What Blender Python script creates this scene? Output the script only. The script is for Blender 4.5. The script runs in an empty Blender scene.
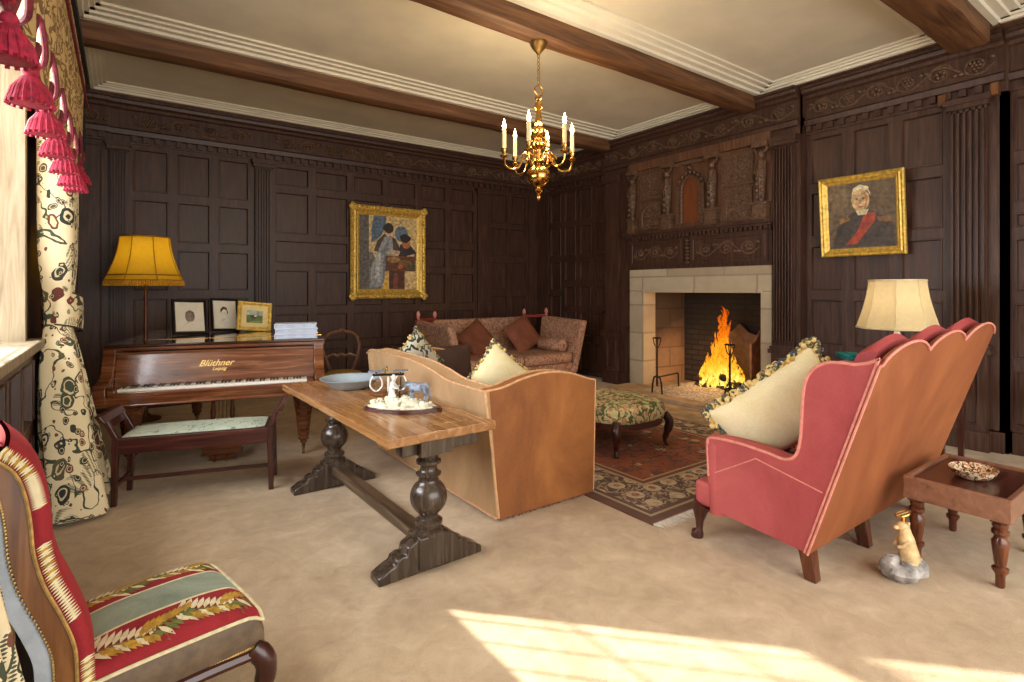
import bpy, bmesh, math, random
from mathutils import Vector, Matrix, Euler
random.seed(7)
PI = math.pi
SC = bpy.context.scene
COL = SC.collection

# ------------------------------------------------------------------ materials
def lin(c):
    return tuple(((v/255)/12.92 if v/255 <= .04045 else ((v/255+.055)/1.055)**2.4) for v in c) + (1.0,)

class NT:
    """small node-graph helper around one material"""
    def __init__(s, name, rough=.6):
        s.m = bpy.data.materials.new(name); s.m.use_nodes = True
        s.t = s.m.node_tree; s.N = s.t.nodes; s.L = s.t.links
        s.b = s.N['Principled BSDF']; s.b.inputs['Roughness'].default_value = rough
        s.tc = s.N.new('ShaderNodeTexCoord')
        s.co = s.tc.outputs['Object']
    def put(s, sock, v):
        if isinstance(v, bpy.types.NodeSocket): s.L.new(v, sock)
        elif isinstance(v, (tuple, list)) and len(v) == 4 and sock.type == 'VECTOR': sock.default_value = v[:3]
        else: sock.default_value = v
    def map(s, scale=(1,1,1), loc=(0,0,0), rot=(0,0,0), src=None):
        n = s.N.new('ShaderNodeMapping'); s.L.new(src or s.co, n.inputs[0])
        n.inputs['Scale'].default_value = scale; n.inputs['Location'].default_value = loc; n.inputs['Rotation'].default_value = rot
        return n.outputs[0]
    def noise(s, scale=5, detail=4, vec=None, rough=.55, dist=0):
        n = s.N.new('ShaderNodeTexNoise'); s.L.new(vec or s.co, n.inputs['Vector'])
        n.inputs['Scale'].default_value = scale; n.inputs['Detail'].default_value = detail
        n.inputs['Roughness'].default_value = rough; n.inputs['Distortion'].default_value = dist
        return n.outputs['Fac']
    def vor(s, scale=5, vec=None, feature='F1', rnd=1.0, out='Distance'):
        n = s.N.new('ShaderNodeTexVoronoi'); n.feature = feature; s.L.new(vec or s.co, n.inputs['Vector'])
        n.inputs['Scale'].default_value = scale; n.inputs['Randomness'].default_value = rnd
        return n.outputs[out]
    def wave(s, scale=5, dist=2, vec=None, direction='X', detail=2):
        n = s.N.new('ShaderNodeTexWave'); n.bands_direction = direction; s.L.new(vec or s.co, n.inputs['Vector'])
        n.inputs['Scale'].default_value = scale; n.inputs['Distortion'].default_value = dist; n.inputs['Detail'].default_value = detail
        return n.outputs['Fac']
    def brick(s, scale, c1, c2, mortar, vec=None, msize=.02, bw=.5, rh=.25):
        n = s.N.new('ShaderNodeTexBrick'); s.L.new(vec or s.co, n.inputs['Vector'])
        n.inputs['Scale'].default_value = scale
        n.inputs['Color1'].default_value = lin(c1); n.inputs['Color2'].default_value = lin(c2); n.inputs['Mortar'].default_value = lin(mortar)
        n.inputs['Mortar Size'].default_value = msize; n.inputs['Brick Width'].default_value = bw; n.inputs['Row Height'].default_value = rh
        return n.outputs['Color']
    def ramp(s, fac, stops, const=False):
        n = s.N.new('ShaderNodeValToRGB'); s.put(n.inputs[0], fac); e = n.color_ramp.elements
        if const: n.color_ramp.interpolation = 'CONSTANT'
        while len(e) < len(stops): e.new(.5)
        for i, (p, c) in enumerate(stops):
            e[i].position = p; e[i].color = lin(c) if len(c) == 3 else c
        return n.outputs[0]
    def math(s, op, a, b=0.0, c=None):
        n = s.N.new('ShaderNodeMath'); n.operation = op; s.put(n.inputs[0], a); s.put(n.inputs[1], b)
        if c is not None: s.put(n.inputs[2], c)
        return n.outputs[0]
    def mix(s, fac, a, b, mode='MIX'):
        n = s.N.new('ShaderNodeMix'); n.data_type = 'RGBA'; n.blend_type = mode
        s.put(n.inputs[0], fac)
        s.put(n.inputs[6], lin(a) if isinstance(a, tuple) and len(a) == 3 else a)
        s.put(n.inputs[7], lin(b) if isinstance(b, tuple) and len(b) == 3 else b)
        return n.outputs[2]
    def sep(s, src=None):
        n = s.N.new('ShaderNodeSeparateXYZ'); s.L.new(src or s.co, n.inputs[0]); return n.outputs
    def bump(s, h, strength=.3, dist=.01):
        n = s.N.new('ShaderNodeBump'); s.put(n.inputs['Height'], h)
        n.inputs['Strength'].default_value = strength; n.inputs['Distance'].default_value = dist
        s.L.new(n.outputs[0], s.b.inputs['Normal'])
    def base(s, c):
        s.put(s.b.inputs['Base Color'], lin(c) if isinstance(c, tuple) and len(c) == 3 else c)
    def set(s, **kw):
        for k, v in kw.items(): s.put(s.b.inputs[k.replace('_', ' ')], v)
        return s

def plain(name, c, rough=.6, var=.12, scale=12, metal=0, bump=0, **kw):
    k = NT(name, rough)
    d = tuple(max(0, v*(1-var)) for v in c); l = tuple(min(255, v*(1+var)) for v in c)
    n = k.noise(scale, 5); k.base(k.ramp(n, [(.3, d), (.7, l)]))
    k.set(Metallic=metal)
    if bump: k.bump(k.noise(scale*6, 3), bump, .004)
    for a, v in kw.items(): k.set(**{a: v})
    return k.m

def wood(name, dark, mid, light, grain='z', rough=.4, scale=3, bump=.12, coat=0.0, patch=.35):
    k = NT(name, rough)
    st = 14.0
    sc = {'x': (1, st, st), 'y': (st, 1, st), 'z': (st, st, 1)}[grain]
    v = k.map(sc)
    n = k.noise(scale, 6, v, .6, .6)
    c = k.ramp(n, [(.28, dark), (.5, mid), (.75, light)])
    big = k.noise(1.7, 3)
    c2 = k.mix(k.math('MULTIPLY', big, patch), c, dark)
    k.base(c2); k.bump(n, bump, .004)
    k.put(k.b.inputs['Roughness'], k.math('MULTIPLY_ADD', n, .22, rough-.1))
    if coat: k.set(Coat_Weight=coat, Coat_Roughness=.08)
    return k.m

def velvet(name, c, light, sheen=.5, rough=.75, patch=2.2):
    k = NT(name, rough)
    v = k.map((1, 1, .6))
    n = k.noise(patch, 5, v, .6, .8)
    col = k.ramp(n, [(.3, c), (.72, light)])
    fine = k.noise(160, 2)
    k.base(k.mix(.12, col, k.ramp(fine, [(.3, (20, 10, 8)), (.7, light)])))
    k.set(Sheen_Weight=sheen, Sheen_Roughness=.4, Sheen_Tint=lin(light))
    k.bump(k.noise(220, 2), .12, .002)
    return k.m

M = {}
M['panel'] = wood('dark_oak_panelling', (46, 28, 20), (76, 50, 38), (102, 73, 57), 'z', .42, 2.4, .12)
M['panel'].node_tree.nodes['Principled BSDF'].inputs['Specular IOR Level'].default_value = .38
M['panel_light'] = wood('brown_oak_carving', (58, 34, 22), (104, 68, 46), (146, 102, 72), 'z', .45, 3, .2)
M['carve'] = wood('carved_dark_oak', (54, 36, 25), (100, 72, 52), (148, 112, 82), 'x', .45, 3, .2)
M['arch'] = wood('orange_oak_arch_panel', (92, 46, 22), (122, 66, 34), (150, 88, 52), 'z', .4, 2.5, .1)
M['beam'] = wood('oak_beam', (58, 34, 18), (108, 70, 40), (146, 102, 62), 'x', .6, 1.6, .4)
M['piano'] = wood('walnut_piano_case', (60, 28, 14), (110, 62, 34), (148, 94, 56), 'x', .24, 2.2, .03, .5)
M['piano_top'] = wood('polished_dark_lid', (40, 22, 15), (62, 36, 24), (84, 50, 34), 'x', .1, 1.6, .01, 1.0)
M['mahog'] = wood('dark_mahogany', (40, 16, 12), (72, 32, 24), (104, 54, 42), 'x', .33, 2.2, .05, .3)
M['mahog_z'] = wood('dark_mahogany_upright', (36, 14, 10), (66, 29, 21), (98, 50, 38), 'z', .33, 2.2, .05, .3)
M['oak_top'] = wood('worn_oak_boards', (122, 80, 44), (162, 114, 68), (200, 156, 102), 'y', .26, 1.1, .04, .3, .3)
M['oak_dark'] = wood('old_dark_oak', (46, 36, 30), (72, 59, 48), (100, 85, 70), 'z', .26, 2.0, .12, .25)
M['oak_rail'] = wood('worn_oak_rail', (52, 38, 28), (92, 72, 54), (134, 112, 88), 'y', .35, 2.0, .15)
M['side_table'] = wood('brown_side_table', (118, 78, 58), (140, 96, 74), (160, 114, 90), 'x', .3, 1.6, .02, .3, .05)
M['side_leg'] = wood('turned_mahogany', (52, 22, 12), (96, 48, 26), (132, 74, 42), 'z', .28, 2, .04, .4)
M['show_wood'] = wood('golden_walnut', (70, 38, 14), (116, 70, 30), (150, 100, 52), 'z', .4, 2, .06, .2)
M['red_wood'] = plain('red_cord', (150, 54, 44), .7, .15, 40)
M['black_wood'] = plain('black_frame_wood', (26, 20, 18), .35)
M['dark'] = plain('dark_recess', (14, 10, 8), .8)
M['iron'] = plain('wrought_iron', (38, 32, 30), .5, .2, 30, .6)
M['brass'] = plain('polished_brass', (216, 168, 92), .16, .08, 9, 1.0)
M['brass_dull'] = plain('dull_brass', (150, 116, 64), .38, .15, 20, .9)
M['plaster'] = plain('cream_ceiling_plaster', (222, 212, 188), .85, .035, 2.2, 0, .08)
M['trim'] = plain('cream_plaster_moulding', (228, 220, 198), .7, .03, 3)
M['white'] = plain('ivory_white', (236, 232, 220), .3, .03)
M['ebony'] = plain('ebony_black', (18, 16, 16), .25, .1)
M['candle'] = plain('cream_candle_tube', (236, 214, 160), .5, .05)
M['cream'] = velvet('cream_cushion', (234, 214, 158), (250, 238, 196), .25, .8, 5)
M['brown_cushion'] = velvet('chestnut_velvet', (98, 48, 30), (156, 92, 62), .5)
M['dark_cushion'] = velvet('dark_brown_velvet', (54, 32, 24), (88, 60, 46), .4)
M['tan_velvet'] = velvet('faded_tan_velvet', (122, 70, 32), (182, 118, 60), .4, .7, 1.8)
M['tan_back'] = velvet('pale_tan_velvet', (168, 128, 88), (212, 176, 132), .4, .7, 1.8)
M['rust'] = velvet('rust_velvet', (122, 62, 32), (172, 104, 58), .45, .7, 1.6)
M['red_velvet'] = velvet('rose_red_velvet', (148, 46, 50), (200, 98, 96), .5, .7, 1.6)
M['pipe_pink'] = plain('pink_piping', (214, 136, 122), .8, .08, 30)
M['pipe_tan'] = plain('tan_piping', (206, 160, 116), .8, .1, 30)
M['leather'] = plain('grey_brown_cloth', (104, 86, 66), .6, .12, 30, 0, .2)
M['blue_cloth'] = plain('pale_blue_cloth', (172, 180, 188), .8, .08, 18, 0, .2)
M['gold_nail'] = plain('gold_nailing', (196, 160, 96), .4, .15, 60, .4)
M['gilt'] = plain('gilt_frame', (222, 178, 84), .36, .2, 30, .45, .5)
M['crimson'] = plain('crimson_tassel', (150, 26, 54), .75, .25, 60)
M['tassel_red'] = plain('dusty_red_tassel', (122, 44, 46), .8, .2, 60)
M['gold_fringe'] = plain('gold_fringe', (206, 148, 30), .8, .2, 60)
M['stone'] = plain('pale_stone', (190, 172, 146), .85, .12, 5, 0, .3)
M['ash'] = plain('grey_ash', (172, 164, 152), .95, .3, 28, 0, .9)
M['log'] = plain('charred_log', (52, 34, 24), .9, .5, 16, 0, .8)
M['pewter'] = plain('blue_grey_bowl', (152, 166, 176), .3, .06, 6)
M['paper'] = plain('cream_mount', (222, 214, 194), .7, .03)
M['book_white'] = plain('white_binder', (214, 220, 232), .35, .03)
M['book_page'] = plain('blue_grey_binder_edge', (170, 180, 198), .5, .1)
M['china'] = plain('white_china', (226, 224, 218), .2, .05, 20)
M['teal'] = plain('teal_glaze', (44, 120, 116), .25, .3, 18)
M['bone'] = plain('cream_figurine', (226, 214, 188), .5, .2, 30, 0, .5)
M['bluegrey'] = plain('blue_grey_figurine', (112, 120, 134), .35, .45, 40, 0, .4)
M['rock'] = plain('grey_rock', (150, 146, 142), .85, .4, 14, 0, 1.0)
M['otter'] = plain('pale_carved_figure', (206, 178, 130), .5, .18, 22, 0, .3)
M['pad_green'] = None
M['balloon_seat'] = plain('mustard_seat', (168, 134, 62), .8, .2, 30)

def fabric_pattern(name, ground, cols, scale=9, size=.3, line=(60, 66, 52), lines=.03, rough=.85, lscale=4, ground2=None):
    k = NT(name, rough)
    w = k.noise(3.0, 2)
    d = k.vor(scale); cc = k.vor(scale, None, 'F1', 1.0, 'Color')
    sx = k.sep(cc)
    n = len(cols)
    cr = k.ramp(sx[0], [(i/n, c) for i, c in enumerate(cols)], True)
    thr = k.math('MULTIPLY', sx[1], size)
    m = k.math('LESS_THAN', d, k.math('ADD', thr, .06))
    ring = k.math('LESS_THAN', k.math('ABSOLUTE', k.math('SUBTRACT', d, k.math('MULTIPLY', thr, .55))), .03)
    g = k.ramp(k.noise(2.2, 3), [(.3, ground), (.7, ground2 or tuple(min(255, v*1.07) for v in ground))])
    st = k.math('LESS_THAN', k.math('ABSOLUTE', k.math('SUBTRACT', k.noise(lscale, 1, None, .5, .8), .5)), lines*.45)
    c = k.mix(st, g, line)
    c = k.mix(m, c, cr)
    c = k.mix(ring, c, ground)
    k.base(c); k.bump(k.noise(180, 2), .15, .002)
    return k.m
M['crewel'] = fabric_pattern('crewelwork_linen', (224, 208, 168), [(58, 62, 52), (104, 70, 52), (40, 50, 48), (120, 112, 84), (128, 62, 50), (74, 82, 70)], 13, .40, (84, 86, 66), .035, .9, 7)
M['knole'] = fabric_pattern('tan_damask', (182, 140, 112), [(158, 116, 92), (198, 160, 130), (164, 122, 98)], 30, .5, (150, 106, 84), .12, .8, 14)
M['floral'] = fabric_pattern('floral_cushion', (198, 194, 176), [(40, 50, 56), (200, 168, 66), (80, 92, 104), (112, 116, 52), (58, 62, 44)], 20, .45, (50, 60, 54), .1, .9, 9)
M['tuft'] = fabric_pattern('tufted_trim', (214, 188, 120), [(66, 78, 92), (198, 160, 84), (104, 100, 76), (222, 196, 132), (84, 92, 100)], 26, .9, (90, 90, 70), .1, .95, 9)
M['needle'] = fabric_pattern('needlepoint', (192, 176, 124), [(204, 104, 84), (228, 200, 152), (132, 138, 84), (214, 150, 116), (150, 118, 80)], 24, .6, (84, 92, 50), .12, .95, 12)
M['pad_green'] = fabric_pattern('sage_bench_tapestry', (172, 182, 164), [(90, 74, 92), (110, 128, 104), (150, 164, 148), (160, 172, 154)], 16, .22, (120, 132, 116), .02, .9, 8)
M['dish'] = fabric_pattern('mottled_dish', (224, 204, 168), [(70, 36, 26), (186, 116, 60), (120, 64, 40), (232, 216, 190)], 60, .6, (80, 40, 30), .1, .25, 30)
M['pelmet'] = fabric_pattern('tan_brocade', (178, 150, 98), [(142, 114, 66), (198, 172, 120), (124, 92, 56)], 22, .5, (112, 84, 48), .12, .9, 18)

def crewel_mat():
    k = NT('crewelwork_linen', .9)
    g = k.ramp(k.noise(2.2, 3), [(.3, (226, 210, 168)), (.7, (238, 224, 186))])
    warp = k.N.new('ShaderNodeMix'); warp.data_type = 'VECTOR'
    nz = k.N.new('ShaderNodeTexNoise'); nz.inputs['Scale'].default_value = 9; k.L.new(k.co, nz.inputs['Vector'])
    add = k.N.new('ShaderNodeVectorMath'); add.operation = 'MULTIPLY_ADD'; k.L.new(nz.outputs['Color'], add.inputs[0]); add.inputs[1].default_value = (.07, .07, .07); k.L.new(k.co, add.inputs[2])
    w = add.outputs[0]
    # hatched leaves
    x, y, z = k.sep()
    hat = k.math('GREATER_THAN', k.math('MULTIPLY', k.math('SINE', k.math('MULTIPLY', k.math('ADD', y, z), 330)), k.math('SINE', k.math('MULTIPLY', k.math('SUBTRACT', y, z), 330))), .15)
    hm = k.math('LESS_THAN', k.vor(4.6, w), .36)
    c = k.mix(k.math('MULTIPLY', hat, hm), g, (84, 84, 66))
    # stems
    st = k.math('LESS_THAN', k.math('ABSOLUTE', k.math('SUBTRACT', k.noise(5, 1, w, .5, .6), .5)), .013)
    c = k.mix(st, c, (70, 76, 56))
    # large dark leaves and flowers with rings
    for sc, lo, hi, cols in ((9.5, .24, .46, [(44, 52, 48), (70, 78, 62), (108, 58, 46), (56, 60, 50), (96, 88, 62)]), (23, .16, .42, [(60, 56, 44), (120, 70, 54), (52, 62, 52), (92, 78, 56)])):
        v = k.map((1, 1, .62), (sc*.37, 0, 0), (0, 0, 0), w)
        d = k.vor(sc, v); cs = k.sep(k.vor(sc, v, 'F1', 1, 'Color'))
        th = k.math('MULTIPLY_ADD', cs[1], hi-lo, lo)
        keep = k.math('GREATER_THAN', cs[2], .12)
        col = k.ramp(cs[0], [(i/len(cols), q) for i, q in enumerate(cols)], True)
        c = k.mix(k.math('MULTIPLY', keep, k.math('LESS_THAN', d, th)), c, col)
        rg = k.math('LESS_THAN', k.math('ABSOLUTE', k.math('SUBTRACT', d, k.math('MULTIPLY', th, .62))), .028)
        c = k.mix(k.math('MULTIPLY', keep, rg), c, (214, 198, 156))
    k.base(c); k.bump(k.noise(180, 2), .15, .002)
    return k.m
M['crewel'] = crewel_mat()

def carpet():
    k = NT('tan_wool_carpet', .95)
    a = k.noise(1.6, 4, None, .6, 1.2); b = k.noise(9, 5, None, .65, .6); c = k.noise(190, 2)
    mixn = k.math('ADD', k.math('MULTIPLY', a, .45), k.math('ADD', k.math('MULTIPLY', b, .35), k.math('MULTIPLY', c, .2)))
    k.base(k.ramp(mixn, [(.36, (172, 146, 112)), (.5, (196, 170, 135)), (.63, (216, 194, 160))]))
    k.set(Sheen_Weight=.2)
    k.bump(k.math('ADD', k.math('MULTIPLY', b, .8), c), .5, .012)
    return k.m
M['carpet'] = carpet()

def rug_mat(hx, hy):
    k = NT('oriental_rug', .95)
    x, y, _ = k.sep()
    ex = k.math('SUBTRACT', hx, k.math('ABSOLUTE', x)); ey = k.math('SUBTRACT', hy, k.math('ABSOLUTE', y))
    e = k.math('MINIMUM', ex, ey)                       # distance to the edge
    field = k.ramp(k.noise(1.3, 2), [(.35, (120, 44, 26)), (.65, (158, 74, 34))])
    d = k.vor(8); cc = k.sep(k.vor(8, None, 'F1', 1, 'Color'))
    motif = k.ramp(cc[0], [(0, (30, 36, 58)), (.25, (196, 172, 134)), (.5, (140, 52, 46)), (.75, (120, 120, 130))], True)
    field = k.mix(k.math('LESS_THAN', d, k.math('MULTIPLY', cc[1], .42)), field, motif)
    st = k.math('LESS_THAN', k.math('ABSOLUTE', k.math('SUBTRACT', k.noise(7, 2, None, .5, 1), .5)), .03)
    field = k.mix(st, field, (36, 34, 50))
    d2 = k.vor(5.0, None, 'F1', .25); cc2 = k.sep(k.vor(5.0, None, 'F1', .25, 'Color'))
    bcol = k.ramp(d2, [(0, (140, 56, 48)), (.16, (206, 190, 160)), (.34, (30, 36, 52)), (.6, (96, 92, 90)), (.7, (30, 36, 52))], True)
    st2 = k.math('LESS_THAN', k.math('ABSOLUTE', k.math('SUBTRACT', k.noise(13, 2, None, .5, 1), .5)), .04)
    bcol = k.mix(st2, bcol, (176, 160, 132))
    band = k.ramp(k.math('DIVIDE', e, .8), [(0, (70, 34, 26)), (.05, (34, 34, 44)), (.1, (176, 156, 124)), (.13, (40, 38, 46)), (.18, (0, 0, 0)), (.6, (186, 164, 130)), (.63, (96, 40, 34)), (.68, (180, 160, 126)), (.71, (0, 0, 0))], True)
    c = k.mix(k.math('GREATER_THAN', e, .8*.71), k.mix(k.math('GREATER_THAN', e, .8*.6), bcol, band), field)
    c = k.mix(k.math('LESS_THAN', e, .8*.18), c, band)
    fade = k.noise(2.5, 4)
    k.base(k.mix(k.math('MULTIPLY', fade, .5), c, (170, 130, 106)))
    k.bump(k.noise(150, 2), .3, .004)
    return k.m

def stone_blocks(name, c1, c2, mortar, scale=1.0, soot=0, bw=.55, rh=.3, axes='yz'):
    k = NT(name, .9)
    sx = k.sep(); cb = k.N.new('ShaderNodeCombineXYZ')
    i = {'x': 0, 'y': 1, 'z': 2}
    k.L.new(sx[i[axes[0]]], cb.inputs[0]); k.L.new(sx[i[axes[1]]], cb.inputs[1])
    c = k.brick(scale, c1, c2, mortar, cb.outputs[0], .012, bw, rh)
    n = k.noise(6, 6)
    c = k.mix(k.math('MULTIPLY', n, .45), c, tuple(v*.55 for v in c1))
    if soot:
        z = k.math('MULTIPLY_ADD', sx[2], .62, k.math('MULTIPLY', k.noise(2.2, 3), .5))
        c = k.mix(k.ramp(z, [(.3, (0, 0, 0)), (.85, (240, 240, 240))]), c, (22, 17, 14))
    k.base(c); k.bump(n, .4, .01)
    return k.m
M['surround'] = stone_blocks('ashlar_surround', (204, 188, 160), (182, 162, 134), (164, 148, 124), 1.0, 0, .9, .42)
M['reveal'] = stone_blocks('warm_firebox_stone', (206, 164, 126), (186, 140, 104), (160, 124, 94), 1.0, 1, .5, .3, 'xz')
M['fireback_brick'] = stone_blocks('sooty_brick', (92, 76, 66), (66, 54, 48), (44, 36, 32), 1.0, 1, .22, .08)
M['hearth'] = plain('hearth_stone', (168, 146, 118), .85, .18, 6, 0, .4)
M['window_stone'] = wood('pale_weathered_reveal', (112, 96, 72), (156, 140, 112), (184, 170, 146), 'z', .8, 1.5, .1)

def shade_mat(name, c, trans=.5, emit=0):
    k = NT(name, .8)
    n = k.noise(30, 3)
    k.base(k.ramp(n, [(.3, tuple(v*.92 for v in c)), (.7, c)]))
    k.set(Emission_Color=lin(c), Emission_Strength=emit)
    tr = k.N.new('ShaderNodeBsdfTranslucent'); tr.inputs[0].default_value = lin(c)
    mx = k.N.new('ShaderNodeMixShader'); mx.inputs[0].default_value = trans
    k.L.new(k.b.outputs[0], mx.inputs[1]); k.L.new(tr.outputs[0], mx.inputs[2])
    k.L.new(mx.outputs[0], k.N['Material Output'].inputs[0])
    return k.m
M['shade_yellow'] = shade_mat('mustard_silk_shade', (236, 188, 40), .4, .0)
M['shade_cream'] = shade_mat('cream_silk_shade', (240, 222, 176), .45, .0)

def emis(name, c, s):
    k = NT(name); k.base(c); k.set(Emission_Color=lin(c), Emission_Strength=s); return k.m
M['bulb'] = emis('lit_bulb', (255, 226, 160), 30)

def flame_mat():
    k = NT('fire_flames')
    x, y, z = k.sep()
    n = k.noise(9, 4, k.map((1, 1, .45)), .6, 1.2)
    h = k.math('ADD', k.math('MULTIPLY', z, .72), k.math('MULTIPLY_ADD', n, .9, -.45))
    col = k.ramp(h, [(0, (255, 226, 110)), (.2, (255, 184, 44)), (.5, (255, 128, 16)), (.95, (214, 64, 8))])
    st = k.ramp(h, [(0, (1.7, 1.7, 1.7, 1)), (.5, (1.25, 1.25, 1.25, 1)), (1, (.7, .7, .7, 1))])
    em = k.N.new('ShaderNodeEmission'); k.L.new(col, em.inputs[0]); k.L.new(st, em.inputs[1])
    tr = k.N.new('ShaderNodeBsdfTransparent')
    fac = k.ramp(k.noise(13, 3, k.map((1, 1, .5)), .6, 1.5), [(.46, (0, 0, 0)), (.58, (255, 255, 255))])
    mx = k.N.new('ShaderNodeMixShader'); k.L.new(fac, mx.inputs[0]); k.L.new(tr.outputs[0], mx.inputs[1]); k.L.new(em.outputs[0], mx.inputs[2])
    k.L.new(mx.outputs[0], k.N['Material Output'].inputs[0])
    return k.m
M['flame'] = flame_mat()

def glass_mat():
    k = NT('window_glass')
    tr = k.N.new('ShaderNodeBsdfTransparent'); gl = k.N.new('ShaderNodeBsdfGlossy'); gl.inputs['Roughness'].default_value = .02
    mx = k.N.new('ShaderNodeMixShader'); mx.inputs[0].default_value = .06
    k.L.new(tr.outputs[0], mx.inputs[1]); k.L.new(gl.outputs[0], mx.inputs[2]); k.L.new(mx.outputs[0], k.N['Material Output'].inputs[0])
    return k.m
M['glass'] = glass_mat()
PAINT = {}
def paint(c):
    c = tuple(c)
    if c not in PAINT: PAINT[c] = plain('oil_paint_%d_%d_%d' % c, c, .5, .3, 22)
    return PAINT[c]

# ------------------------------------------------------------------ mesh building
class MB:
    def __init__(s): s.bm = bmesh.new(); s.mi = 0; s.T = Matrix.Identity(4)
    def add(s, vs, fs):
        V = [s.bm.verts.new(s.T @ Vector(v)) for v in vs]
        for f in fs:
            try:
                F = s.bm.faces.new([V[i] for i in f]); F.material_index = s.mi
            except ValueError: pass
        return V
    def box(s, x0, x1, y0, y1, z0, z1):
        s.add([(x0,y0,z0),(x1,y0,z0),(x1,y1,z0),(x0,y1,z0),(x0,y0,z1),(x1,y0,z1),(x1,y1,z1),(x0,y1,z1)],
              [(0,3,2,1),(4,5,6,7),(0,1,5,4),(1,2,6,5),(2,3,7,6),(3,0,4,7)]); return s
    def hexa(s, bottom, top):
        s.add(list(bottom)+list(top), [(3,2,1,0),(4,5,6,7),(0,1,5,4),(1,2,6,5),(2,3,7,6),(3,0,4,7)]); return s
    def lathe(s, prof, c=(0,0,0), seg=20, flat=None, sx=1, sy=1):
        vs, fs = [], []
        for r, z in prof:
            for i in range(seg):
                a = 2*PI*(i+.5)/seg
                vs.append((c[0]+max(r, 1e-4)*math.cos(a)*sx, c[1]+max(r, 1e-4)*math.sin(a)*sy, c[2]+z))
        for j in range(len(prof)-1):
            for i in range(seg):
                k = (i+1) % seg
                fs.append((j*seg+i, j*seg+k, (j+1)*seg+k, (j+1)*seg+i))
        fs.append(tuple(reversed(range(seg)))); fs.append(tuple((len(prof)-1)*seg+i for i in range(seg)))
        s.add(vs, fs); return s
    def tube(s, pts, r, seg=8, closed=False):
        P = [Vector(p) for p in pts]; n = len(P)
        R = r if isinstance(r, (list, tuple)) else [r]*n
        vs, fs = [], []
        up = None
        for i in range(n):
            a = P[(i-1) % n] if (closed or i > 0) else P[i]; b = P[(i+1) % n] if (closed or i < n-1) else P[i]
            t = (b-a); t = t.normalized() if t.length > 1e-9 else Vector((0,0,1))
            if up is None: up = Vector((0,0,1)) if abs(t.z) < .9 else Vector((1,0,0))
            side = t.cross(up)
            if side.length < 1e-4: side = t.cross(Vector((0,1,0)))
            side.normalize(); up = side.cross(t).normalized()
            for k in range(seg):
                an = 2*PI*k/seg
                vs.append(P[i] + (side*math.cos(an)+up*math.sin(an))*R[i])
        m = n if closed else n-1
        for i in range(m):
            j = (i+1) % n
            for k in range(seg):
                q = (k+1) % seg
                fs.append((i*seg+k, i*seg+q, j*seg+q, j*seg+k))
        if not closed:
            fs.append(tuple(reversed(range(seg)))); fs.append(tuple((n-1)*seg+k for k in range(seg)))
        s.add(vs, fs); return s
    def prism(s, poly, plane, a, b):
        """poly in the named plane ('xy','xz','yz') extruded along the third axis from a to b"""
        def p(u, v, w): return {'xy': (u,v,w), 'xz': (u,w,v), 'yz': (w,u,v)}[plane]
        n = len(poly)
        s.add([p(u,v,a) for u, v in poly]+[p(u,v,b) for u, v in poly],
              [tuple(range(n)), tuple(range(2*n-1, n-1, -1))]+[(i, (i+1) % n, n+(i+1) % n, n+i) for i in range(n)]); return s
    def ball(s, c, r, seg=12, rings=8):
        if not isinstance(r, (tuple, list)): r = (r, r, r)
        vs, fs = [], []
        for j in range(1, rings):
            t = PI*j/rings
            for i in range(seg):
                a = 2*PI*i/seg
                vs.append((c[0]+r[0]*math.sin(t)*math.cos(a), c[1]+r[1]*math.sin(t)*math.sin(a), c[2]+r[2]*math.cos(t)))
        top = len(vs); vs.append((c[0], c[1], c[2]+r[2])); bot = len(vs); vs.append((c[0], c[1], c[2]-r[2]))
        for j in range(rings-2):
            for i in range(seg):
                k = (i+1) % seg
                fs.append((j*seg+i, (j+1)*seg+i, (j+1)*seg+k, j*seg+k))
        for i in range(seg):
            k = (i+1) % seg
            fs.append((top, i, k)); fs.append((bot, (rings-2)*seg+k, (rings-2)*seg+i))
        s.add(vs, fs); return s
    def surf(s, f, nu, nv, cu=False):
        vs = [f(i/(nu if cu else nu-1), j/(nv-1)) for j in range(nv) for i in range(nu)]
        fs = []
        for j in range(nv-1):
            for i in range(nu if cu else nu-1):
                k = (i+1) % nu
                fs.append((j*nu+i, j*nu+k, (j+1)*nu+k, (j+1)*nu+i))
        s.add(vs, fs); return s
    def build(s, name, mat, parent=None, smooth=40, bevel=0, sub=0, loc=None, world=False, noisy=0):
        bm = s.bm
        bmesh.ops.recalc_face_normals(bm, faces=bm.faces)
        if noisy:
            for v in bm.verts: v.co += Vector((random.uniform(-1,1), random.uniform(-1,1), random.uniform(-1,1)))*noisy
        me = bpy.data.meshes.new(name)
        if world and parent is not None:
            inv = parent.matrix_basis.inverted() if parent.parent is None else (parent.parent.matrix_basis @ parent.matrix_basis).inverted()
            bmesh.ops.transform(bm, matrix=inv, verts=bm.verts)
        if loc is not None and parent is None:
            bmesh.ops.translate(bm, verts=bm.verts, vec=-Vector(loc))
        bm.to_mesh(me); bm.free()
        for m in (mat if isinstance(mat, (list, tuple)) else [mat]): me.materials.append(m)
        if smooth:
            for p in me.polygons: p.use_smooth = True
            me.set_sharp_from_angle(angle=math.radians(smooth))
        o = bpy.data.objects.new(name, me); COL.objects.link(o)
        if loc is not None and parent is None: o.location = loc
        if parent is not None: o.parent = parent
        if bevel:
            b = o.modifiers.new('bevel', 'BEVEL'); b.width = bevel; b.segments = 2; b.limit_method = 'ANGLE'; b.angle_limit = math.radians(40)
        if sub:
            q = o.modifiers.new('sub', 'SUBSURF'); q.levels = sub; q.render_levels = sub
        return o

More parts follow.
